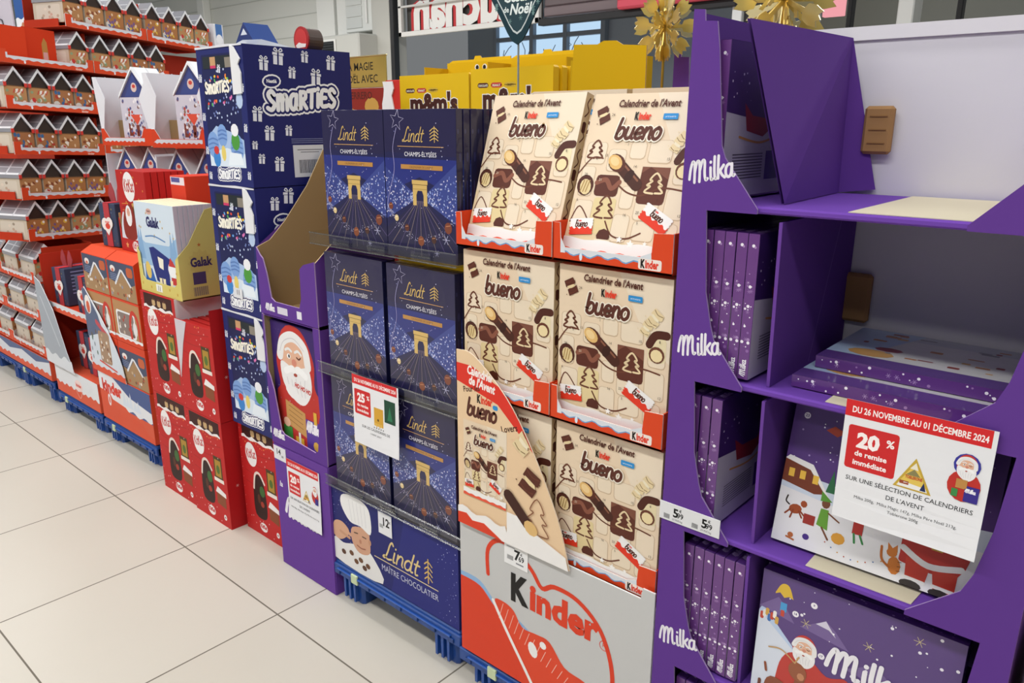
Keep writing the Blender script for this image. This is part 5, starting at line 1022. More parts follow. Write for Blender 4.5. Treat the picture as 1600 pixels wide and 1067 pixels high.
# ------------------------------------------------------------ yellow box of pale blue calendars
def galak():
    x0, x1, y0, z0 = -3.048, -2.716, 1.268, .8475; w, h, d = x1-x0, .348, .165
    me = flatbox(w-.014, .0175, h-.008, 'C9BFC9', art_galak(w-.014, h-.008), None, None, PRINT, t='ECE2B8', r='C4B6C0').data('advent_calendar')
    for k in range(8): put('advent_calendar', me, ((x0+x1)/2, y0+.006+.0185*k, z0+.0045), (0, 0, 0), 'pale blue calendar standing in the yellow box, %s from the front' % ORD[k], 'advent calendar', 'pale blue calendars in the yellow box')
    t = thing('display_tray', 'yellow cardboard tray holding pale blue calendars on the red cartons', 'tray', (x0, y0, z0)); Y = 'D8C872'; YSHADE = 'C9B76A'  # tray sides and back in darker yellow: side shade put into the colour
    b = MB(CARD); b.box(0, w, .002, d, 0, .004, Y, b=0); b.box(0, w, d-.003, d, 0, .33, YSHADE, b=0)
    sd = [(.002, .0), (d, .0), (d, .335), (.12, .325), (.045, .205), (.002, .165)]
    b.prism(sd, 0, .003, YSHADE, Y, ax='x'); b.prism(sd, w-.003, w, YSHADE, 'E2D48A', ax='x')
    a = Art(PRINT); a.star(.085, .135, .05, 'C2AC62', 12, .8); a.up(); a.text('Galak', .088, .122, .032, '3A2A5A', .04, 0, 'C', .85, maxw=.085); a.rect(.05, .055, .1, .1, '4A3A62'); a.star(.085, .2, .008, 'B8682E')
    for k in range(14): a.rect(.048+.004*k, .012, .0495+.004*k+.001*(k % 2), .045, '5A4A6A')
    b.art(a, (w, 0, 0), (0, 1, 0)); b.build('tray_body', t)
    P = [(0, 0), (w, 0), (w, .165), (w-.022, .15), (w-.028, .06), (w-.05, .046), (.05, .046), (.028, .06), (.022, .15), (0, .165)]
    a = Art(PRINT)
    for u, v in ((.01, .1), (.02, .03), (.09, .022), (.24, .03), (.31, .1), (.3, .02)): a.star(u, v, .008, 'C9A040', 6, .5)
    a.rect(.13, .012, .18, .04, 'EFEFE8'); a.up(); a.text('11', .155, .016, .018, '18181A', .02)
    b = MB(CARD); b.prism(P, 0, .002, Y, 'EADF9A'); b.art(a, (0, 0, 0)); b.build('front_lip', t)
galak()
# ------------------------------------------------------------ red and blue winter display (left of the red cartons)
def winter_art(w, h, v):
    R = random.Random(200+v); a = Art(); a.rect(0, 0, w, h, '47506A'); a.up(); a.poly([(0, 0), (0, .5*h), (.3*w, .42*h), (.55*w, .78*h), (.8*w, .4*h), (w, .5*h), (w, 0)], 'A98660'); a.up()
    a.stroke([(.25*w, .4*h), (.5*w, .8*h), (.56*w, .78*h), (.82*w, .42*h)], .012, 'E6E8EE', False); a.ell(.2*w, .8*h, .1*w, .09*h, 'EFE8E4', 12); a.up(); a.ell(.2*w, .76*h, .05*w, .05*h, 'D8705A', 8); a.rr(.72*w, .66*h, .95*w, .92*h, .01, 'C8623A', n=1)
    for k in range(16): a.rr(R.uniform(.05, .85)*w, R.uniform(.05, .38)*h, R.uniform(.9, .95)*w*0+R.uniform(.1, .95)*w, 0, .0005, '8A6A4A', n=1) if False else a.ell(R.uniform(.06, .94)*w, R.uniform(.06, .4)*h, .035*w, .03*w, R.choice(('C8B090', '7A5038', 'EDE6DC', 'B85A3A', '9A9AA8')), 6)
    for k in range(4): a.rect(.08*w, (.5+.05*k)*h, .34*w, (.515+.05*k)*h, '8FA0C8')
    return a
def window_art(w, h):
    R = random.Random(230); a = Art(); a.rect(0, 0, w, h, 'B98A5C'); a.up(); a.rr(.1*w, .05*h, .8*w, .75*h, .01, 'EDEFF2', n=1); a.up(); a.rr(.15*w, .1*h, .76*w, .7*h, .008, '8A7A74', n=1); a.up()
    for k in range(14): a.ell(R.uniform(.2, .7)*w, R.uniform(.14, .64)*h, .035*w, .035*w, R.choice(('C8B8A8', '6A4A42', 'E8E2DC', '93A0A8', 'B0483A')), 6)
    a.stroke([(.62*w, .05*h), (.62*w, .5*h), (.74*w, .78*h), (.9*w, .6*h), (.92*w, .1*h)], .02, 'CF3A2C'); a.ell(.78*w, .34*h, .08*w, .2*h, 'E8E6E6', 10); return a
def kinder_winter():
    X0, X1, Y0 = -3.765, -3.222, 1.312; w = X1-X0
    pallet(X0, X1, Y0+.004, Y0+.39, .115, 'blue plastic pallet under the red and blue winter carton base')
    t = thing('floor_display', 'red carton base with blue winter sky, snow edge and red lettering', 'display base', (X0, Y0, .117)); h = .235
    a = Art(PRINT); a.poly([(0, 0), (w, 0), (w, h*.45), (0, h*.9)], 'DE5A3C'); a.rect(0, h*.4, w, h, '4A5C90'); a.up(); a.poly([(0, h), (0, h*.45)]+wave(0, w, h*.42, .008, 5)+[(w, h*.62), (w*.6, h*.72), (w*.3, h*.98)], 'E8EAEE'); a.up()
    a.poly([(0, 0), (w, 0), (w, h*.1), (w*.9, h*.14), (w*.8, h*.3), (w*.6, h*.34), (w*.5, h*.46), (w*.25, h*.5), (w*.2, h*.6), (0, h*.62)], 'DE5434'); a.up()
    for x, s in ((.5, 1), (.56, .8), (.62, 1.1), (.7, .7), (.76, .8)): a.poly([(w*(x-.04), h*.5), (w*x, h*(.5+.3*s)), (w*(x+.04), h*.5)], 'DCE4F0')
    a.text('kinder', w*.26, h*.62, h*.24, 'DE3A24', .05, 0, 'C', 1, maxw=w*.42); a.ell(w*.18, h*.45, .016, .03, 'F0EEEE', 12); a.up(); a.ell(w*.18, h*.45, .008, .018, 'DE5434', 10)
    b = MB(PRINT); b.box(0, w, 0, .38, 0, h, 'DE5434', b=.0015); b.art(a, (0, 0, 0)); b.build('carton_body', t)
    lbl = ('bottom', 'middle', 'top'); zz = (.3545, .5515, .7485); bw = (w-.006)/2
    for r in range(3):
        for c in range(2):
            tt = thing('gift_carton', 'red carton with %s, %s row, %s one' % (('dark blue gingerbread house front', 'white framed window front', 'dark blue gingerbread house front')[r], lbl[r], ('left', 'right')[c]), 'box', (X0+c*(bw+.006), Y0+.004, zz[r]))
            b = MB(PRINT); H = .194
            if r == 2: b.prism([(0, 0), (.36, 0), (.36, H), (.05, H), (.0, H-.03)], 0, bw, 'D8401C', 'E04A22', ax='x')
            else: b.box(0, bw, 0, .36, 0, H, 'D8401C', b=.0015)
            b.art(window_art(bw-.008, H-.03) if r == 1 else winter_art(bw-.008, H-.034, c), (.004, 0, .001 if r != 1 else .022))
            if r == 1:
                s = Art(PRINT); s.rect(0, 0, bw, .02, 'D8421E'); s.up(); s.poly([(0, .03), (0, .018)]+wave(0, bw, .018, .003, 5)+[(bw, .03)], 'EDEFF2'); b.art(s, (0, -.0012, 0))
            b.build('box_body', tt)
    cw, ch = .36, .40
    a = Art(PRINT); CF = [(0, 0), (cw, 0)]+[(cw*(.97-.9*(k/12)**1.5), .04+(ch-.04)*(k/12)) for k in range(13)]
    a.poly(CF, 'D6DEE8'); a.up(); a.poly([(0, ch*.55), (.0, ch*.98), (cw*.1, ch*.98), (cw*.4, ch*.72), (cw*.52, ch*.52), (.0, ch*.4)], '5E6A88'); a.ell(.05, ch*.8, .035, .045, 'EFE8E4', 12); a.up(); a.ell(.05, ch*.77, .02, .03, 'D8603F', 8); a.stroke([(.12, ch*.62), (.22, ch*.5)], .025, 'C8505A', False)
    a.rr(.12, .06, .24, .21, .01, 'A98A70', n=1); a.up(); R = random.Random(240)
    for k in range(22): a.ell(R.uniform(.13, .23), R.uniform(.07, .2), .008, .008, R.choice(('E8DCCC', '7A4A38', 'C8A888', 'F0ECE8')), 6)
    for k in range(8): a.ell(R.uniform(.02, .1), R.uniform(.05, .2), .007, .012, R.choice(('8A94A0', '6A5A50', '4E6A5A')), 6)
    a.poly([(0, 0)]+wave(0, cw, .03, .004, 6)+[(cw, 0)], 'DE5434'); a.stroke([(.1, .06), (.28, .04)], .008, 'D84A3A', False)
    b = MB(PRINT); b.prism(CF, 0, .003, 'D6DEE8', 'F0F2F4'); b.art(a, (0, 0, 0)); o = b.build('arched_card', None, (X0-.03, Y0-.006, .353)); tag(o, 'pale blue arched advertising card in front of the dark blue gift cartons', 'sign')
    # left half: shelves with ribboned boxes
    x0, x1 = -4.352, -3.80; w = x1-x0; zt = .262
    pallet(x0, x1, Y0+.004, Y0+.39, .115, 'blue plastic pallet under the white carton base with scalloped red edge')
    t = thing('floor_display', 'white carton base with scalloped red edge carrying ribboned gift boxes', 'display base', (x0, Y0, .117))
    a = Art(PRINT); H = .15; a.rect(0, 0, w, H, 'DE5A3C'); a.up(); a.poly([(0, H), (0, .055)]+wave(0, w, .055, .006, 9)+[(w, H)], 'E4E6EA'); a.up(); a.ell(w*.55, .085, .05, .03, 'F2D8D4', 14); a.up(); a.text('kinder', w*.55, .078, .018, 'DE3A24', .04); a.stroke([(w*.46, .06), (w*.55, .02), (w*.62, .06)], .006, 'E8A090')
    b = MB(PRINT); b.box(0, w, 0, .38, 0, H, 'DE5A3C', b=.0015); b.art(a, (0, 0, 0)); b.build('carton_body', t)
    b = MB(CARD); b.box(0, .005, .01, .38, H, .72, 'B8301C', b=0); b.box(w-.005, w, .06, .38, H, .72, 'B8301C', b=0); b.box(0, w, .375, .38, H, .72, 'A82A18', b=0); b.box(.005, w-.005, .01, .375, .455, .462, 'C83A1E', b=0); b.build('shelf_box', t)
    a = Art(PRINT); a.rect(0, 0, w, .045, 'DE5434'); a.up(); a.poly([(0, .045), (0, .022)]+wave(0, w, .022, .004, 9)+[(w, .045)], 'DADDE2'); b = MB(PRINT); b.box(0, w, .004, .008, .445, .49, 'DE5434', b=0); b.art(a, (0, .004, .445)); b.build('shelf_edge', t)
    # ribboned boxes with tall red ears
    def gbox():
        w, d, h = .12, .2, .19
        b = MB(PRINT); b.box(-w/2, w/2, 0, d, 0, h, '3B4560', b=.002); a = Art(); a.dots(-w/2+.01, .01, w/2-.01, h-.01, 16, .003, .006, ('8A7A4A', '5A6A8A', '6E5A4E'), random.Random(6)); b.art(a, (0, 0, 0))
        a = Art()
        for k in range(7): a.rect(.03, .06+.018*k, .15, .066+.018*k, '8E9CC8')
        a.ell(.14, .03, .03, .02, 'B8433A', 8); b.art(a, (w/2, 0, 0), (0, 1, 0)); body = b.data('box_body')
        b = MB(CARD); b.box(-.02, .02, -.003, -.001, 0, h, 'B84046', b=0); b.box(-.02, .02, -.003, d+.002, h+.001, h+.003, 'D6404A', b=0); rib = b.data('ribbon')
        b = MB(CARD)
        for sx in (-1, 1): b.prism([(sx*.005, 0), (sx*.04, 0), (sx*.055, .035), (sx*.042, .07), (sx*.03, .085), (sx*.012, .05)], .05, .054, 'A8474C')
        ears = b.data('ribbon_ears')
        a = Art(); a.ell(-.018, .0, .026, .028, 'EFE8E4', 12); a.ell(.014, .006, .024, .026, 'EFE8E4', 12); a.poly([(-.042, -.004), (.036, .0), (.0, -.05)], 'EFE8E4'); a.up(); a.ell(0, -.008, .018, .014, 'D84A3A', 10); a.text('kinder', 0, .006, .009, 'DE3A24', .03)
        b = MB(PRINT); b.box(-.004, .004, -.0045, -.0035, -.004, .004, 'EFE8E4', b=0); b.art(a, (0, -.0045, 0)); hl = b.data('heart_label')
        return body, rib, ears, hl, h
    body, rib, ears, hl, h = gbox()
    spots = [(-4.235, 1.36, .583, 8, 'leftmost, beside the grey slanted card'), (-3.905, 1.345, .583, 5, 'on the right end of the white shelf'), (-3.60, 1.39, .946, 10, 'on top of the dark blue gift cartons'), (-3.93, 1.36, .271, 5, 'in the lower compartment, right end'), (-4.1, 1.38, .271, 5, 'in the lower compartment, left of another box')]
    for x, y, z, r, s in spots:
        t = thing('gift_box', 'dark blue gift box with pointed red ears, '+s, 'gift box', (x, y, z), math.radians(r))
        link('box_body', body, t); rb = link('ribbon', rib, t); link('ribbon_ears', ears, rb, (0, 0, h)) if z > .5 else None; link('heart_label', hl, rb, (0, 0, h*.52))
    b = MB(CARD); b.box(0, .17, 0, .12, 0, .37, 'C8341A', b=.0015); b.prism([(0, .37), (.17, .37), (.155, .385), (.015, .385)], .0, .12, 'E8502E'); tag(b.build('red_carton', None, (-4.02, 1.56, .583)), 'plain red carton standing behind the ribboned gift boxes', 'box')
kinder_winter()
# ------------------------------------------------------------ red calendars stack on top of the winter cartons
me = flatbox(.27, .026, .335, 'B8211F', art_kitkat_cal(.27, .335), None, None, PRINT).data('advent_calendar')
for k in range(6): put('advent_calendar', me, (-3.52+.002*(k % 2), 1.461+.0285*k, .9505) if False else (-3.345, 1.40+.0285*k, .9505), (0, 0, 0), 'red starry calendar in the tray behind the yellow box, %s from front' % ORD[k], 'advent calendar', 'red calendars behind the yellow box')
t = thing('display_tray', 'red tray with snowy bearded man cut-out holding red calendars', 'tray', (-3.487, 1.39, .9435))
b = MB(CARD); b.box(0, .284, 0, .2, 0, .004, 'B8221C', b=0); b.box(0, .003, .003, .2, .004, .16, 'C09A6A', b=0); b.box(.281, .284, .003, .2, .004, .16, 'B8221C', b=0); b.build('tray_body', t)
a = Art(PRINT); a.rect(0, 0, .284, .055, 'B8211F'); a.up(); kitkat_logo(a, .14, .027, .03, .022, 0, 'B8211F'); a.star(.06, .027, .016, 'E8A060'); a.star(.225, .027, .016, 'E8A060'); a.poly([(.02, .055)]+crom([(.02, .06), (.03, .12), (.06, .17), (.1, .12), (.13, .1), (.2, .12), (.25, .07)], 4)+[(.26, .055)], 'D9DFE8'); a.up(); a.poly(crom([(.06, .06), (.05, .13), (.09, .19), (.15, .2), (.17, .12), (.16, .06)], 4, True), '8A2A1E'); a.ell(.11, .155, .03, .045, 'F0EEEE', 12); a.up(); a.ell(.11, .17, .015, .018, 'E0A890', 8)
a.clip([(.0005, .0005), (.2835, .0005), (.2835, .3), (.0005, .3)])
b = MB(PRINT); b.prism([(0, 0), (.284, 0), (.284, .12), (.265, .056), (.02, .056), (0, .14)], 0, .003, 'B8221C'); b.art(a, (0, 0, 0)); b.build('front_lip', t)
b = MB(PRINT); b.prism([(0, 0), (.17, 0), (.17, .31), (.15, .31), (.15, .25), (.06, .14), (0, .12)], 0, .124, 'A5201C', 'C03A2A', ax='x'); a = Art(PRINT); a.star(.062, .09, .03, 'C9984E'); a.rect(.03, .02, .09, .06, 'B8884A'); b.art(a, (.0, 0, 0)); b.art(a, (.124, 0, 0), (0, 1, 0))
tag(b.build('display_tray', None, (-3.195, 1.437, .9435)), 'dark red tray with slanted side and golden star behind the yellow box', 'tray')
b = MB(PRINT); b.box(0, .119, 0, .17, 0, .335, 'D83A20', b=.0015); a = Art(PRINT); a.rect(.004, .30, .116, .33, 'E8DCE4'); a.up(); a.rect(.01, .31, .08, .328, '5A5A9A'); b.art(a, (0, 0, 0)); tag(b.build('red_carton', None, (-3.064, 1.437, .9435)), 'bright red carton with pale top band between red tray and dark blue tower', 'box')
b = MB(CARD); b.box(0, 1.12, 0, .55, 0, .9425, '8E2A20', b=0); b.V = [(x, y, z) for x, y, z in b.V]
tag(b.build('carton_pile', None, (-4.28+.06, 1.71, 0)), 'dark red carton pile carrying the white house trays', 'box')
# ------------------------------------------------------------ gabled house boxes
def house(w, L, hw, hr, wallc, roofc, front, wall=None, snow='E9EBEE', red=True, gabc='33261F'):
    parts = []
    b = MB(PRINT); b.box(-w/2, w/2, 0, L, 0, hw, wallc, b=.0012)
    R4 = lambda W_, H_: [(.0004, .0004), (W_-.0004, .0004), (W_-.0004, H_-.0004), (.0004, H_-.0004)]
    front.clip(R4(w, hw))
    b.art(front, (-w/2, 0, 0))
    if wall: b.art(wall, (w/2, 0, 0), (0, 1, 0)); b.art(wall, (-w/2, L, 0), (0, -1, 0))
    parts.append(('box_body', b.data('box_body')))
    b = MB(FILM); b.prism([(-w/2, hw), (w/2, hw), (0, hr-.006)], .004, L-.002, gabc, gabc); parts.append(('gable', b.data('gable')))
    b = MB(FILM)
    for sx in (-1, 1):
        th = .013 if not red else .018; q = [(0, hr), (sx*(w/2+.004), hw-.004), (sx*(w/2+.004), hw+th-.004), (0, hr+th)]
        b.prism(q, -.003, L+.002, snow, roofc)
        A2 = Art(); sl = math.hypot(w/2+.004, hr-hw+.004); A2.rect(0, 0, L, .012, 'E4E6EA'); A2.rect(0, 0, .014, sl, 'E4E6EA'); A2.rect(L*.55, 0, L*.6, sl, 'D2D4DA'); A2.rect(0, sl*.45, L, sl*.5, 'D2D4DA') if red else None; e = Vector((-(w/2+.004)*sx, 0, hr-hw+.004)).normalized()
        b.art(A2, (sx*(w/2+.004), 0 if sx > 0 else L, hw+th-.004), (0, sx, 0), tuple(e))
        if red: b.box(sx*(w/2-.004)-.008, sx*(w/2-.004)+.008, -.006, -.003, hw-.006, hw+.014, 'CF3A30', b=.002, m=PRINT)
    parts.append(('roof', b.data('roof'))); return parts
def wall_art(L, h):
    R = random.Random(90); a = Art(); a.rect(0, 0, L, h, 'C4B6A4'); a.up(); a.rr(.1*L, .1*h, .9*L, .85*h, .006, 'CFC3B4', n=1); a.up()
    for k in range(10): a.ell(R.uniform(.14, .86)*L, R.uniform(.18, .75)*h, .01, .008, R.choice(('B9A08C', 'D8C8B8', '9A8A7A', 'C8A090')), 6)
    return a
HW, HL = .117, .215
variants = [house(HW, HL, .105, .178, 'A98058', '8E8E95', art_houseprint(HW, .105, v), wall_art(HL, .105)) for v in range(4)]
TL = math.radians(2.4)
def put_house(parts, loc, rz, label, group, name='gingerbread_house_box', rot=None):
    t = thing(name, label, 'gift box', loc, rz, group, rot)
    for n, me in parts: link(n, me, t)
cB = Vector((-4.43, 1.312)); ang = math.radians(110); dB = Vector((math.cos(ang), math.sin(ang))); nB = Vector((dB.y, -dB.x))
def house_tray(label, loc, w, rz, d=.3, tall=.2, tl=.2, rot=None):
    t = thing('display_tray', label, 'tray', loc, rz, 'red trays of the house display', rot)
    b = MB(CARD); b.box(0, w, 0, d, 0, .004, 'C03A18', b=0); b.box(0, .004, .05, d, .004, tl, 'B8341A', b=0); b.box(w-.004, w, .05, d, .004, tall, 'B8341A', b=0); b.box(w/2-.002, w/2+.002, .12, d, .004, tall, 'B8341A', b=0); b.box(.004, w-.004, d-.004, d, .004, tall, 'A52E16', b=0); b.build('tray_body', t)
    H = .05; P = [(0, 0), (w, 0), (w, H+.012), (w-.04, H+.012), (w-.044, H*.7), (.044, H*.7), (.04, H+.012), (0, H+.012)]
    a = Art(PRINT); a.poly([(w-.04, H*.68), (.04, H*.68)]+wave(.04, w-.04, H*.38, .003, 9), 'D9DCE2'); a.rect(.035, H*.45, .045, H*.95, 'D9DCE2'); a.rect(w-.045, H*.45, w-.035, H*.95, 'D9DCE2'); a.text('kinder', w-.09, H*.06, .011, 'F0D0C4', .03); a.ell(w*.25, H*.2, .006, .008, 'E8ECF4', 8)
    b = MB(PRINT); b.prism(P, -.003, 0, 'D8461E', 'E8DCD4'); b.art(a, (0, -.003, 0)); b.build('front_lip', t)
rowz = [.270, .470, .670, .892, 1.100, 1.325, 1.545, 1.760]
rn = ['lowest', 'second lowest', 'third lowest', 'fourth lowest', 'fifth lowest', 'sixth lowest', 'seventh lowest', 'eighth lowest']
def house_display():
    t = thing('display_stand', 'big red display of gingerbread house boxes at the far left end', 'display stand', (cB.x, cB.y, 0))
    inn = lambda s, k: tuple(dB*s-nB*k)
    b = MB(CARD); p0 = inn(.02, .32); p1 = inn(1.1, .32); b.prism([(-1.1, .34), (-.47, .34), (-.69, .92), (-1.1, .92)], .25, 1.96, 'A52E16', 'A52E16', ax='z'); b.build('core_panel', t)
    a = Art(PRINT); w = 1.07; H = .115; a.rect(0, 0, w, H, 'DE5A3C'); a.rect(0, H*.45, w, H, '5A6A92'); a.up(); a.poly([(0, H*.8), (0, H*.3)]+wave(0, w, H*.3, .006, 14)+[(w, H*.9), (w*.8, H*.6), (w*.6, H*.85), (w*.4, H*.6), (w*.2, H*.9)], 'DCE0E8')
    b = MB(PRINT); b.box(-1.07, 0, .0, .3, .14, .255, 'DE5A3C', b=.001); b.art(a, (-1.07, 0, .14)); b.build('base_panel', t)
house_display()
pallet(-5.0, -4.44, 1.325, 1.66, .138, 'blue plastic pallet at the far left under the house display'); pallet(-5.57, -5.01, 1.325, 1.66, .138, 'leftmost blue plastic pallet, cut by the picture edge')
for r, z in enumerate(rowz):
    for k in range(2):  # aisle side trays
        if r >= 3: break
        x1 = cB.x-.002-.552*k
        house_tray('red tray facing the aisle, %s row, %s from the corner' % (rn[r], ORD[k]), (x1-.55, cB.y, z), .55, 0, tall=.185, tl=.185)
        for j in range(2):
            if k == 1 and j == 1: continue
            if r >= 3 and k == 0 and j == 0: continue
            put_house(variants[(r+j) % 4], (x1-.267*j-.02, cB.y+.014+HW/2, z+.0055), math.pi/2, 'side-on gingerbread house box, %s aisle row, %s from corner' % (rn[r], ORD[k*2+j]), 'house boxes facing the aisle')
    if r >= 3:
        for k in range(2):
            s0 = .003+.535*k; p = cB+dB*s0
            if r == 3 and k == 1: continue
            if r < 7 or k == 1 or k == 0:
                house_tray('red tray on the angled side, %s row, %s' % (rn[r], ('near the corner', 'farther along')[k]), (p.x, p.y, z-s0*math.sin(TL)), .53, ang, tl=.2 if k else .04, rot=(0, TL, ang))
            for j in range(4):
                if r == 7 and k == 0 and j < 3: continue
                if r == 5 and k == 0 and j == 3: pass
                q = cB+dB*(s0+(.0685, .1985, .3315, .4615)[j])-nB*.016
                put_house(variants[(r*3+j//2+k) % 4], (q.x, q.y, z+.006-(s0+(.0685, .1985, .3315, .4615)[j])*math.sin(TL)), ang, 'gingerbread house box, angled side, %s row, %s from corner' % (rn[r], ORD[k*4+j]), 'house boxes on the angled side', rot=(0, TL, ang))
# empty upper tray with a bare red card wall
p = cB+dB*.02-nB*.03
b = MB(CARD); b.box(0, .16, 0, .003, 0, .17, 'D8401C', b=0); b.box(.16, .34, .02, .023, 0, .18, 'CF3A18', b=0); a = Art(PRINT); a.poly([(.26, .03), (.26, .11), (.275, .14), (.29, .12), (.295, .03)], 'B8823E'); a.up(); a.rect(.265, .03, .29, .07, 'D8A0A0'); b.art(a, (0, .02, 0)); b.box(-.1, .0, .01, .014, 0, .19, 'DC5238', b=0)
tag(b.build('red_card_wall', None, (p.x, p.y, 1.7655), (0, TL, ang)), 'bare red card wall standing in the emptied upper tray', 'card')
z = 1.976
for k in range(2):
    s0 = .40+.535*k; p = cB+dB*s0; house_tray('topmost red tray on the angled side, %s' % ('near the corner', 'farther along')[k], (p.x, p.y, z-s0*math.sin(TL)), .53, ang, tl=.2 if k else .04, rot=(0, TL, ang))
    for j in range(4):
        if k == 0 and j == 0: pass
        q = cB+dB*(s0+(.0685, .1985, .3315, .4615)[j])-nB*.016
        put_house(variants[(j//2+k) % 4], (q.x, q.y, z+.006-(s0-.4+(.0685, .1985, .3315, .4615)[j])*math.sin(TL)), ang, 'gingerbread house box in topmost trays, %s from corner' % ORD[k*4+j], 'house boxes in the topmost trays', rot=(0, TL, ang))
b = MB(PRINT); b.box(0, .4, 0, .12, 0, .36, 'D6DAE2', b=.002); a = Art(PRINT); a.rect(0, .17, .4, .36, '2E5AA0'); a.up(); a.poly([(0, .17)]+wave(0, .4, .18, .008, 3)+[(.4, .12), (0, .12)], 'F0F2F6')
for x in (.12, .29): a.ell(x, .05, .05, .05, 'EDEFF4', 14); a.ell(x, .12, .035, .035, 'C8825A', 12); a.ell(x, .09, .03, .015, 'B8442E', 8)
b.art(a, (0, 0, 0)); tag(b.build('gift_carton', None, (-6.22, 1.99, 1.967)), 'blue and white carton with two snowmen at the top left', 'box')
b = MB(CARD); b.box(0, .6, 0, .01, 0, .62, 'C9C2CE', b=.001); b.tube([(.42, -.006, .02), (.42, -.006, .16), (.40, -.006, .2), (.3, -.006, .22)], .004, '3A3A40', PAINT, 6); tag(b.build('pale_panel', None, (-6.9, 1.995, 1.967)), 'pale lilac panel with a thin dark bracket at the top left corner', 'panel')
b = MB(CARD); b.box(0, 1.3, 0, .3, 0, 1.965, 'B8341A', b=0); tag(b.build('carton_pile', None, (-7.05, 1.98, 0)), 'red carton pile carrying the snowmen carton and pale panel', 'box')
q = cB+dB*1.49; b = MB(PRINT); b.box(0, .09, 0, .1, 0, .17, 'E2E4EA', b=.002); a = Art(PRINT); a.rect(.02, .08, .08, .17, '4A74B0'); a.up(); a.ell(.05, .08, .03, .03, 'EDEFF4', 10); b.art(a, (0, 0, 0)); tag(b.build('gift_carton', None, (q.x, q.y, z-.055), (0, 0, ang)), 'small white and blue carton at the right end of the topmost trays', 'box')
b = MB(CARD); b.box(0, .7, 0, .3, 0, 1.88, '9A2A18', b=0); p = cB+dB*1.13-nB*.1; tag(b.build('carton_pile', None, (p.x, p.y, 0), (0, 0, ang)), 'stacked dark red cartons at the far end of the angled side', 'box')
b = MB(CARD); fc = Art(PRINT); CF = [(0, 0), (.36, 0), (.3, .1), (.2, .3), (.07, .43), (0, .45)]
fc.poly(CF, 'A7AEB8'); fc.up(); fc.poly([(0, 0)]+wave(0, .35, .06, .01, 3)+[(.36, 0)], 'DCE0E6'); fc.stroke([(.05, .35), (.22, .12)], .01, 'C8CDD4'); b.prism(CF, 0, .003, 'A7AEB8', 'E8EAEE'); b.art(fc, (0, 0, 0)); tag(b.build('arched_card', None, (-4.395, 1.296, .272)), 'grey slanted card in front of the lowest house boxes at the corner', 'sign')
